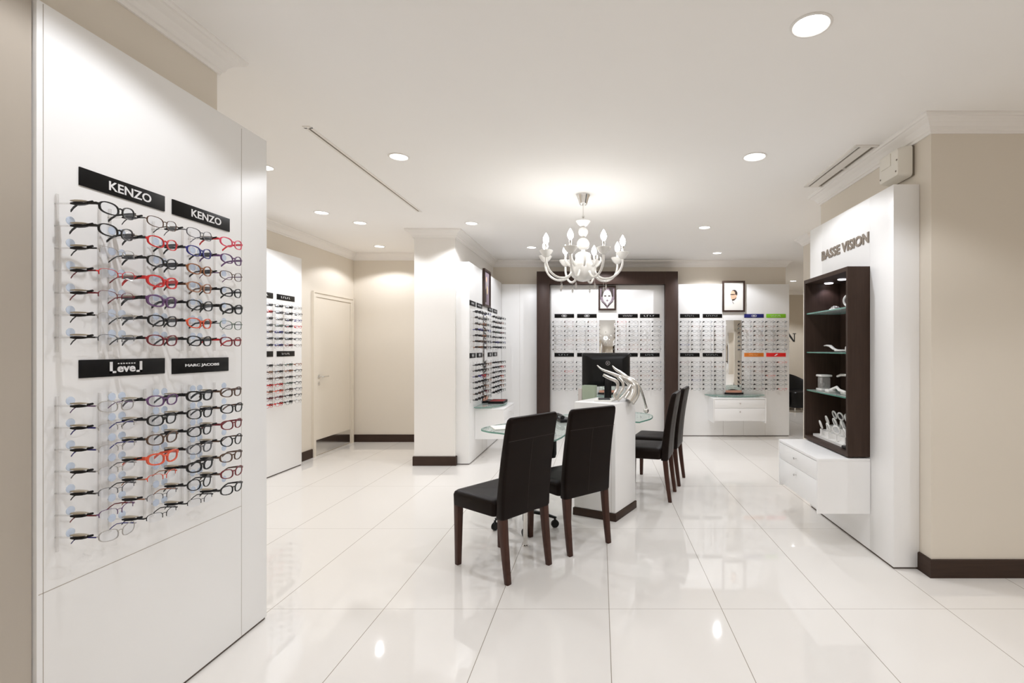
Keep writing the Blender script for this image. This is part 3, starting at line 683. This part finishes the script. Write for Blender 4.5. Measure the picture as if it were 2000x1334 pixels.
rest = blocks('coloured-sign display', 2.294, 7.82, '-y', [0, .181, .362, .543], 1.800, .0712, 1.170, .0690, ('things', 'stuff'), fl={(0, 3): 'coral', (3, 2): 'coral', (2, 1): 'copper'})
rest += blocks('wood portal display, column side', -.666, 7.82, '-y', [0, .182, .364, .546], 1.800, .0712, 1.170, .0690, ('stuff', 'stuff'))
rest += blocks('wood portal display, passage side', .339, 7.82, '-y', xb, 1.800, .0712, 1.170, .0690, ('stuff', 'stuff'))
mats_ = [FM[c] for c in FC] + [M['lens']]; idx = {c: i for i, c in enumerate(FC)}
st_ = MB(mats_); protos = {}
for col, T in rest:
    if col not in protos: protos[col] = glasses_small(col)
    p = protos[col]; off = len(st_.v)
    st_.v += [tuple(T @ Vector(q)) for q in p.v]; st_.f += [[i+off for i in q] for q in p.f]; st_.sm += p.sm
    st_.mi += [idx[col] if k == 0 else len(mats_)-1 for k in p.mi]
tag(st_.build('eyeglasses_rows'), 'rows of small eyeglasses hung on the back display around the wood portal', 'eyeglasses', None, 'stuff')

# ------------------------------------------------------------------ pictures
def picture(label, loc, rz, W, Hh, kind):
    t = thing('framed_picture', label, 'picture', loc, rz); b = .026
    f = MB(M['frame']); f.box(-W/2, W/2, -.030, 0, -Hh/2, -Hh/2+b).box(-W/2, W/2, -.030, 0, Hh/2-b, Hh/2).box(-W/2, -W/2+b, -.030, 0, -Hh/2+b, Hh/2-b).box(W/2-b, W/2, -.030, 0, -Hh/2+b, Hh/2-b)
    f.build('frame', t)
    R = Matrix.Rotation(pi/2, 4, 'X')
    def flat(mb, poly, y, mi): mb.prism(poly, 0, .0008, mi, T=Matrix.Translation((0, y, 0)) @ R)
    def ell(cx, cz, a, bb, n=22, a0=0, a1=2*pi): return [(cx+a*cos(a0+(a1-a0)*k/n), cz+bb*sin(a0+(a1-a0)*k/n)) for k in range(n if a1-a0 > 6.2 else n+1)]
    p = MB([M['paper'], M['skin'], M['hair'], M['greyp'], M['purple'], M['lettero']])
    iw, ih = W/2-b, Hh/2-b
    p.box(-iw, iw, -.012, -.004, -ih, ih, 0 if kind != 'side' else 4)
    if kind == 'man':
        flat(p, ell(.010, .045, .052, .060), -.0125, 2)
        flat(p, [(-.040, .052), (-.036, .080), (.0, .090), (.022, .068), (.028, .030), (.052, .020), (.045, -.020), (.012, -.048), (-.022, -.060), (-.040, -.030), (-.046, .0)], -.0135, 1)
        flat(p, [(-.030, -.050), (-.018, -.045), (.020, -.036), (.042, -.012), (.040, -.030), (.010, -.062), (-.018, -.070)], -.0145, 2)
        flat(p, [(-.052, .036), (-.050, .024), (-.010, .022), (.040, .030), (.040, .035), (-.008, .038)], -.0155, 2)
        flat(p, [(-.028, -.074), (-.012, -.080), (.010, -.115), (-.004, -.120), (-.020, -.090)], -.0145, 3)
    elif kind == 'face':
        flat(p, [(-iw, -.02), (.0, -ih), (iw, -.02), (iw, ih), (-iw, ih)], -.0125, 4)
        flat(p, ell(0, .02, .070, .105), -.0135, 0); flat(p, [(-.052, -.02), (.052, -.02), (0, -.125)], -.0143, 0)
        for s in (-1, 1):
            flat(p, ell(s*.032, .032, .020, .010), -.0152, 2); flat(p, [(s*.095, -.045), (s*.088, -.062), (s*.004, -.142), (s*.004, -.122)] if s > 0 else [(-.004, -.122), (-.004, -.142), (-.088, -.062), (-.095, -.045)], -.0152, 2)
            flat(p, [(s*.02, .15), (s*.09, .15), (s*.095, .02), (s*.072, .02), (s*.055, .10)] if s < 0 else [(.055, .10), (.072, .02), (.095, .02), (.09, .15), (.02, .15)], -.0152, 2)
        flat(p, ell(0, -.040, .016, .014), -.0152, 4)
    else:
        flat(p, ell(.02, .08, .05, .09), -.0125, 3); flat(p, ell(-.02, .12, .03, .035), -.0135, 1); flat(p, ell(.03, -.02, .03, .06), -.0135, 5); flat(p, [(-.08, -.19), (-.02, -.19), (-.03, .0), (-.07, -.02)], -.0135, 2)
    p.build('print', t)
picture('framed portrait of a bearded man wearing glasses on white paper', (2.102, 7.958, 2.205), 0, .355, .488, 'man')
picture('framed grey drawing of a face, above the mirror in the wood portal', (.113, 7.958, 2.180), 0, .275, .385, 'face')
picture('framed dark collage picture on the side display', (-1.555, 6.86, 2.20), FACE['+x'], .37, .50, 'side')

# letter in the far room
t = thing('wall_letter', 'black serif letter N on the far beige wall', 'letter', (4.66, 12.298, 1.65))
l_ = MB(M['ink']); R = Matrix.Translation((0, -.003, 0)) @ Matrix.Rotation(pi/2, 4, 'X')
for poly in ([(-.085, -.10), (-.068, -.10), (-.068, .10), (-.085, .10)], [(.068, -.10), (.085, -.10), (.085, .10), (.068, .10)], [(-.105, .10), (-.05, .10), (.085, -.10), (.045, -.10)],
             [(-.115, -.10), (-.04, -.10), (-.04, -.088), (-.115, -.088)], [(.04, .088), (.115, .088), (.115, .10), (.04, .10)], [(-.115, .088), (-.05, .088), (-.05, .10), (-.115, .10)]):
    l_.prism(poly, -.003, .012, T=R)
l_.build('letter_face', t)
# armchair in the far room
t = thing('armchair', 'black rounded armchair in the far room beyond the passage', 'armchair', (4.42, 11.25, 0), .3)
a_ = MB(M['black']); rr = []
for z_, k in ((.10, .95), (.20, 1), (.42, 1), (.44, .96)): rr.append([(x*k, y*k, z_) for x, y in rrect(.36, .34, .10, 5)])
a_.loft(rr); a_.build('seat', t)
a_ = MB(M['black']); n = 26; rr = []
for k in range(n+1):
    a = -.35 + (pi+.7)*k/n; top = .56+.24*max(0, sin(a))**1.5
    c, s = cos(a), sin(a)
    rr.append([(c*.37, s*.37, .12), (c*.47, s*.47, .12), (c*.48, s*.48, top-.05), (c*.45, s*.45, top), (c*.40, s*.40, top), (c*.37, s*.37, top-.05)])
a_.loft(rr); a_.build('backrest', t)
for x in (-.26, .26):
    for y in (-.22, .22): MB(M['steel']).tube([(x, y, 0), (x, y, .12)], .015, 10).build('leg', t)

# alarm box
t = thing('alarm_box', 'cream alarm siren box high on the beige pier', 'alarm', (2.010, 3.34, 2.485))
b_ = MB(M['plastic']); A = Matrix.Rotation(-pi/2, 4, 'Z') @ Matrix.Rotation(0, 4, 'X')
rr = []
for x, k, zt in ((-.018, 1.0, 0), (-.030, 1.0, 0), (-.075, .92, 0), (-.100, .86, .0), (-.104, .80, 0)):
    rr.append([(x, y*k, .105+zz*k) for y, zz in rrect(.125, .100, .022, 4)])
b_.loft(rr, smooth=True); b_.build('cover', t)
MB(M['slot']).box(-.018, 0, -.115, .115, .012, .198).build('back_plate', t)
MB(M['plastic']).box(-.1085, -.1045, -.035, .075, .10, .18).build('front_badge', t)
for yy, zz in ((-.09, .045), (.088, .045), (-.098, .115)): MB(M['slot']).tube([(-.106, yy, zz), (-.096, yy, zz)], .006, 10).build('screw', t)

# ------------------------------------------------------------------ chandelier
ch = thing('chandelier', 'white opal glass chandelier with eight candle arms', 'chandelier', (-.154, 4.60, 0))
MB(M['chrome']).lathe([(.001, ZC), (.062, ZC), (.064, ZC-.008), (.056, ZC-.020), (.036, ZC-.085), (.030, ZC-.092), (.010, ZC-.098), (.001, ZC-.098)], 28).build('canopy', ch, label='chrome ceiling cup')
m = MB(M['chrome']); m.tube([(0, 0, ZC-.095), (0, 0, 2.55)], .005, 8); m.lathe([(.001, 2.600), (.010, 2.600), (.012, 2.590), (.010, 2.58), (.001, 2.58)], 12); m.lathe([(.001, 2.565), (.011, 2.565), (.013, 2.552), (.008, 2.54), (.001, 2.54)], 12); m.build('rod', ch)
op = M['opal']
MB(op).lathe([(.008, 2.500), (.030, 2.503), (.052, 2.520), (.068, 2.545), (.066, 2.548), (.048, 2.530), (.020, 2.520), (.006, 2.545), (.006, 2.55)], 28).build('bowl', ch)
def sph(cz, r, sq=1): return [(max(.002, r*sin(pi*k/14)), cz+r*sq*-cos(pi*k/14)) for k in range(15)]
MB(op).lathe(sph(2.450, .045), 26).build('sphere', ch); MB(op).lathe(sph(2.340, .058), 26).build('sphere', ch)
m = MB(M['chrome'])
for zz in (2.498, 2.400, 2.280): m.lathe([(.001, zz-.006), (.015, zz-.006), (.015, zz+.006), (.001, zz+.006)], 14)
m.build('collar', ch)
# ribbed body
n = 48; rings = []
for zz, r in ((1.995, .004), (2.000, .030), (2.012, .066), (2.04, .100), (2.08, .118), (2.12, .116), (2.155, .098), (2.185, .078), (2.21, .070), (2.24, .068), (2.26, .052), (2.275, .012)):
    rings.append([((r*(1+.035*cos(12*2*pi*k/n)))*cos(2*pi*k/n), (r*(1+.035*cos(12*2*pi*k/n)))*sin(2*pi*k/n), zz) for k in range(n)])
MB(op).loft(rings).build('body', ch)
arm0 = cup0 = None
def arm_mb():
    mb = MB(op); P = []
    ctrl = [(.105, 2.090), (.14, 2.045), (.19, 2.018), (.26, 2.022), (.325, 2.062), (.362, 2.125), (.368, 2.185)]
    for k in range(len(ctrl)-1):
        for j in range(4):
            f = j/4; p0 = ctrl[max(0, k-1)]; p1 = ctrl[k]; p2 = ctrl[k+1]; p3 = ctrl[min(len(ctrl)-1, k+2)]
            q = [.5*(2*p1[i] + (p2[i]-p0[i])*f + (2*p0[i]-5*p1[i]+4*p2[i]-p3[i])*f*f + (3*p1[i]-p0[i]-3*p2[i]+p3[i])*f**3) for i in (0, 1)]
            P.append((q[0], 0, q[1]))
    P.append((.368, 0, 2.185)); mb.tube(P, .0105, 12); return mb
def leafb():
    mb = MB(op); mb.tube([(.100, .042, 2.125), (.130, .054, 2.155), (.150, .062, 2.19), (.150, .062, 2.215), (.138, .057, 2.228)], [.010, .012, .011, .008, .003], 10); return mb
for k in range(8):
    a = math.radians(-105+45*k)
    o = part('arm', cached('arm', arm_mb), ch); o.rotation_euler = (0, 0, a)
    o = part('curl', cached('curl', leafb), ch); o.rotation_euler = (0, 0, a)
    o = part('cup', cached('cup', lambda: MB(op).lathe([(.004, 2.186), (.018, 2.188), (.030, 2.198), (.046, 2.216), (.062, 2.243), (.060, 2.246), (.040, 2.224), (.014, 2.214), (.011, 2.256), (.011, 2.280), (.004, 2.282)], 24, c=(.368, 0, 0))), ch); o.rotation_euler = (0, 0, a)
    o = part('socket', cached('socket', lambda: MB(M['chrome']).lathe([(.003, 2.282), (.012, 2.284), (.012, 2.302), (.004, 2.305)], 14, c=(.368, 0, 0))), ch); o.rotation_euler = (0, 0, a)
    o = part('bulb', cached('bulb', lambda: MB(M['bulb']).lathe([(.004, 2.304), (.013, 2.307), (.0235, 2.325), (.0260, 2.342), (.021, 2.364), (.011, 2.383), (.004, 2.396), (.001, 2.399)], 16, c=(.368, 0, 0))), ch); o.rotation_euler = (0, 0, a)
    o = part('drop', cached('dropm', lambda: MB(M['drop']).lathe([(.0015, 2.012), (.0015, 1.965), (.006, 1.955), (.010, 1.935), (.006, 1.918), (.001, 1.912)], 12, c=(.215, 0, 0))), ch); o.rotation_euler = (0, 0, a)

# ------------------------------------------------------------------ chairs
def make_chair(label):
    t = thing('dining_chair', label, 'chair', (0, 0, 0), 0, 'brown leather chairs around the desk')
    # seat cushion
    rr = []; yc = -.045; hy = .205
    for z_, i, up in ((.385, .006, 0), (.390, 0, 0), (.455, -.002, 0), (.472, .004, 0), (.482, .018, .0), (.487, .05, 0)):
        rr.append([(x*(1.0), yc+y, z_) for x, y in rrect(.210-i, hy-i, .030-i*.3, 5)])
    s = MB(M['leather']); s.loft(rr); s.build('seat', t)
    # backrest: rounded slab leaning back
    rr = []
    for z_, yo, th, i in ((.375, .188, .062, .004), (.385, .190, .066, 0), (.50, .196, .066, 0), (.62, .209, .062, 0), (.74, .227, .058, 0), (.86, .249, .054, 0), (.945, .267, .050, 0), (.968, .273, .046, .003), (.981, .277, .034, .010), (.985, .279, .018, .018)):
        rr.append([(x, yo+y, z_) for x, y in rrect(.203-i, th/2, min(.018, th/2*.9), 5)])
    b = MB([M['leather'], M['thread']]); b.loft(rr)
    def ys(z_): # back surface
        pts = [(.385, .223), (.50, .229), (.62, .240), (.74, .256), (.86, .276), (.945, .292)]
        for (a, p), (c, q) in zip(pts, pts[1:]):
            if a <= z_ <= c: return p+(q-p)*(z_-a)/(c-a)
        return pts[-1][1]
    b.tube([(-.198, ys(.845)+.0003, .845), (.198, ys(.845)+.0003, .845)], .0014, 6, mi=1)
    b.tube([(0, ys(z_)+.0003, z_) for z_ in (.845, .74, .62, .50, .40)], .0014, 6, mi=1)
    for sg in (-1, 1): b.tube([(sg*.196, ys(z_)-.006, z_) for z_ in (.94, .86, .74, .62, .50, .39)], .0022, 6, mi=0)
    b.build('backrest', t)
    for sx in (-1, 1):
        rr = []
        for z_, y, w_ in ((0, -.228, .0145), (.004, -.228, .016), (.20, -.226, .019), (.386, -.224, .022)): rr.append([(sx*.178+x, y+yy, z_) for x, yy in rrect(w_, w_, .004, 3)])
        MB(M['legw']).loft(rr).build('leg', t)
        rr = []
        for z_, y, w_ in ((0, .238, .0145), (.004, .238, .016), (.12, .222, .018), (.25, .206, .020), (.376, .194, .022)): rr.append([(sx*.174+x, y+yy, z_) for x, yy in rrect(w_, w_, .004, 3)])
        MB(M['legw']).loft(rr).build('leg', t)
    return t
c1 = make_chair('dark brown leather chair nearest the camera, in front of the glass table')
def put(o, x, y, fx, fy, lb=None):
    o.location = (x, y, 0); o.rotation_euler = (0, 0, atan2(fx, -fy))
    if lb: o['label'] = lb
put(c1, -.624, 3.248, -.79, .61)
c2 = copy_tree(c1); put(c2, -.229, 3.665, -.665, .747, 'dark brown leather chair standing between the nearest chair and the white pedestal')
c3 = copy_tree(c1); put(c3, .449, 4.78, -.963, .268, 'dark brown leather chair just behind the white pedestal, facing the glass table')
c4 = copy_tree(c1); put(c4, .621, 5.319, -.955, .295, 'dark brown leather chair farthest back, mostly hidden by its twin')

# ------------------------------------------------------------------ desk
u = Vector((-.888, .460, 0)); v = Vector((.460, .888, 0)); P0 = Vector((.127, 4.026, 0)); LW, LD = .40, .42
ang = atan2(v.y, v.x)-pi/2
ctr = P0 + u*LW/2 + v*LD/2
ds = thing('pedestal', 'white lacquered pedestal with dark plinth carrying the silver sculpture', 'pedestal', tuple(ctr), ang)
MB(M['white']).bbox(-LW/2+.006, LW/2-.006, -LD/2+.006, LD/2-.006, .062, .945, .012).build('body', ds)
MB(M['darkh']).bbox(-LW/2, LW/2, -LD/2, LD/2, 0, .062, .003).build('plinth', ds, label='dark wood plinth')
seamm = MB(M['seam']); seamm.box(LW/2-.045, LW/2-.0435, -LD/2+.0052, -LD/2+.0062, .07, .93); seamm.build('panel_seam', ds)
tb = thing('glass_table', 'curved green-edged glass table top clamped around the white pedestal', 'table', (0, 0, 0))
ctrl = [(-.955, 4.05), (-.87, 3.92), (-.73, 3.83), (-.60, 3.67), (-.46, 3.52), (-.31, 3.57), (-.20, 4.10), (-.03, 4.47), (.10, 4.535), (.345, 4.425), (.46, 4.62), (.505, 4.85), (.44, 5.03), (.25, 5.15), (0, 5.17), (-.3, 4.97), (-.6, 4.60), (-.88, 4.25)]
poly = []
n = len(ctrl)
for k in range(n):
    p0, p1, p2, p3 = (ctrl[(k+j) % n] for j in (-1, 0, 1, 2))
    sharp = 6 <= k <= 9
    for j in range(4):
        f = j/4
        if sharp: poly.append(tuple(p1[i]+(p2[i]-p1[i])*f for i in (0, 1)))
        else: poly.append(tuple(.5*(2*p1[i] + (p2[i]-p0[i])*f + (2*p0[i]-5*p1[i]+4*p2[i]-p3[i])*f*f + (3*p1[i]-p0[i]-3*p2[i]+p3[i])*f**3) for i in (0, 1)))
# keep the outline clear of the pedestal
def clearp(p):
    q = Vector((p[0], p[1], 0))-ctr; a, b = q.dot(u), q.dot(v)
    if abs(a) < LW/2 and abs(b) < LD/2:
        if LW/2-abs(a) < LD/2-abs(b): a = (LW/2+.001)*(1 if a > 0 else -1)
        else: b = (LD/2+.001)*(1 if b > 0 else -1)
        q = u*a+v*b+ctr; return (q.x, q.y)
    return p
poly = [clearp(p) for p in poly]
MB([M['glasst'], M['glasse']]).prism(poly, .732, .744, 0, side=1).build('table_top', tb)
for (x, y) in ((-.525, 3.545), (-.72, 4.28), (.33, 4.98)):
    lg = MB(M['chrome']); lg.lathe([(.022, 0), (.022, .006), (.016, .012), (.016, .722), (.028, .726), (.028, .7315), (.001, .7315)], 18, c=(x, y, 0)); lg.build('leg', tb, label='chrome tube leg')
# stool / office chair under the table
oc = thing('office_chair', 'black castor office chair tucked under the glass table', 'office chair', (-.585, 3.955, 0), -.612)
for k in range(5):
    a = 2*pi*k/5+.42
    MB(M['black']).tube([(.03*cos(a), .03*sin(a), .115), (.15*cos(a), .15*sin(a), .100), (.255*cos(a), .232*sin(a), .078)], [.022, .018, .014], 8, flat=.7).build('base_arm', oc)
    cs_ = MB(M['black']); T = Matrix.Translation((.240*cos(a), .240*sin(a), .030)) @ Matrix.Rotation(a+.5, 4, 'Z') @ Matrix.Rotation(pi/2, 4, 'X')
    for s in (-1, 1): cs_.lathe([(.001, s*.014), (.026, s*.014), (.030, s*.010), (.030, s*.004), (.001, s*.004)] if s > 0 else [(.001, -.014), (.026, -.014), (.030, -.010), (.030, -.004), (.001, -.004)], 18, T=T)
    cs_.tube([(.240*cos(a), .240*sin(a), .03), (.240*cos(a), .240*sin(a), .074)], .009, 8); cs_.build('castor', oc)
MB(M['chrome']).tube([(0, 0, .10), (0, 0, .40)], .022, 14).build('column', oc)
rr = [[(x*k, y*k, z_) for x, y in rrect(.155, .17, .08, 5)] for z_, k in ((.40, .92), (.415, 1), (.46, 1), (.475, .93))]
MB(M['black']).loft(rr).build('seat', oc)
rr = [[(x*k, .235+y, z_) for x, y in rrect(.11, .025, .02, 4)] for z_, k in ((.50, .9), (.53, 1), (.68, 1), (.71, .9))]
b_ = MB(M['black']); b_.loft(rr); b_.box(-.03, .03, .12, .26, .425, .445); b_.box(-.03, .03, .235, .26, .425, .52); b_.build('backrest', oc)
# monitor, back towards the camera
mo = thing('monitor', 'black computer monitor on the glass table, its back facing out', 'monitor', (.065, 4.93, .7445), .22)
rr = []
for y, k in ((.030, 1.0), (.012, 1.0), (.0, .985), (-.025, .86), (-.045, .62)): rr.append([(x*k, y, .435+zz*k) for x, zz in rrect(.240, .165, .012, 4)])
MB(M['black']).loft(rr).build('housing', mo)
MB(M['ink']).box(-.228, .228, .0301, .032, .285, .588).build('screen', mo)
lg = MB(M['greyp']); lg.tube([(.020*cos(a), -.0462, .50+.020*sin(a)) for a in [2*pi*k/20 for k in range(20)]], .0016, 6, closed=True); lg.box(-.009, -.006, -.0475, -.0455, .49, .512); lg.box(-.009, -.001, -.0475, -.0455, .499, .502); lg.box(.002, .005, -.0475, -.0455, .488, .508); lg.box(.002, .010, -.0475, -.0455, .505, .508)
lg.build('logo', mo, label='small round grey logo')
s_ = MB(M['black']); s_.bbox(-.035, .035, -.060, -.035, .02, .40, .008); s_.bbox(-.13, .13, -.13, .08, 0, .018, .006); s_.build('stand', mo)
v_ = MB(M['letterg']);
for k in range(9): v_.box(-.226, -.206, -.0075, -.0035, .30+k*.028, .312+k*.028)  # short grey bars stacked up one side of the housing
v_.build('vent', mo, label='strip of short grey bars')
# green card holder
t = thing('card_box', 'sage green upright box with pale side, below the monitor', 'box', (-.098, 4.665, .7445), -.35)
rr = [[(x*k, y*k, z_) for x, y in rrect(.062, .030, .006, 3)] for z_, k in ((0, .93), (.004, .95), (.296, 1.05), (.302, 1.03))]
MB(M['greybox']).loft(rr).build('box_body', t); MB(M['pink']).box(-.105, -.068, -.02, .028, 0, .272).build('pale_side', t)
# papers and small things on the glass
def slab(name, label, cat, x, y, z_, a, b, h, rz, m, grp=None):
    t = MB(M[m]).bbox(-a/2, a/2, -b/2, b/2, 0, h, min(.002, h*.3)).build(name, None, (x, y, z_), rz); return tag(t, label, cat, grp)
slab('paper_pad', 'white paper pad near the tip of the glass table', 'paper', -.80, 4.08, .7445, .14, .20, .008, .4, 'paper')
slab('paper_sheet', 'loose white paper sheet behind the pad on the glass table', 'paper', -.62, 4.22, .7445, .20, .28, .002, -.3, 'paper')
t = thing('telephone', 'small black desk telephone on the glass table between the chair backs', 'telephone', (-.325, 4.45, .7445), .4)
MB(M['black']).bbox(-.055, .055, -.09, .09, 0, .030, .008).build('phone_base', t); MB(M['black']).tube([(-.035, -.085, .045), (-.035, -.05, .058), (-.035, .05, .058), (-.035, .085, .045)], [.020, .013, .013, .020], 10).build('handset', t)
slab('paper_stack', 'white papers with dark edge lying on top of the pedestal', 'paper', .045, 4.27, .9455, .15, .17, .012, ang+.2, 'paper')
slab('notebook', 'thin black notebook lying on the pedestal papers', 'notebook', .035, 4.27, .958, .10, .12, .007, ang+.5, 'black')

# silver sculpture: a branching silver form with long curved prongs
sp = thing('silver_sculpture', 'silver sculpture with long curved prongs on the white pedestal', 'sculpture', (.19, 4.26, .9455))
def S(px, py, dy=0):
    Y = 4.26+dy; return ((px-1172)*Y/F-.19, dy, 1.39-(py-680)*Y/F-.9455)
def smooth(pts, rad):
    P, R_ = [], []; n = len(pts)
    for k in range(n-1):
        p0, p1, p2, p3 = pts[max(0, k-1)], pts[k], pts[k+1], pts[min(n-1, k+2)]
        for j in range(5):
            f = j/5; P.append(tuple(.5*(2*p1[i] + (p2[i]-p0[i])*f + (2*p0[i]-5*p1[i]+4*p2[i]-p3[i])*f*f + (3*p1[i]-p0[i]-3*p2[i]+p3[i])*f**3) for i in range(3)))
            R_.append(rad[k]+(rad[k+1]-rad[k])*f)
    P.append(pts[-1]); R_.append(rad[-1]); return P, R_
def prong(name, pts, rad, flat=None):
    P, R_ = smooth([S(*p) for p in pts], rad); return MB(M['silver']).tube(P, R_, 12, flat=flat).build(name, sp)
prong('body', [(1213, 734, 0), (1226, 742, .0), (1236, 752, .01), (1237, 768, .0), (1228, 783.5, -.02)], [.014, .034, .050, .054, .052])
prong('prong', [(1166, 713, -.03), (1175, 721, -.03), (1192, 728, -.02), (1212, 737, 0), (1232, 748, .01)], [.003, .009, .013, .018, .026])
prong('prong', [(1196, 714, .03), (1202, 721, .03), (1214, 729, .03), (1228, 741, .02), (1236, 752, .01)], [.003, .011, .014, .019, .028])
prong('prong', [(1178, 732, -.06), (1190, 738, -.06), (1205, 746, -.05), (1206, 758, -.05), (1200, 771, -.06), (1203, 780, -.06)], [.012, .015, .015, .012, .012, .014])
prong('prong', [(1208, 737, -.02), (1216, 746, -.03), (1217, 757, -.04), (1209, 770, -.05), (1204, 781, -.05)], [.016, .014, .012, .012, .014])
prong('prong', [(1232, 752, -.02), (1224, 765, -.05), (1214, 776, -.06), (1207, 783, -.06)], [.018, .011, .010, .010])
prong('prong', [(1240, 748, .05), (1249, 757, .12), (1256, 774, .22), (1260, 788, .30), (1262, 796, .33)], [.018, .013, .011, .010, .012])
bx = S(1262, 802, .34); MB(M['silver']).lathe(sph(0, .024), 16, c=bx).build('ball', sp)
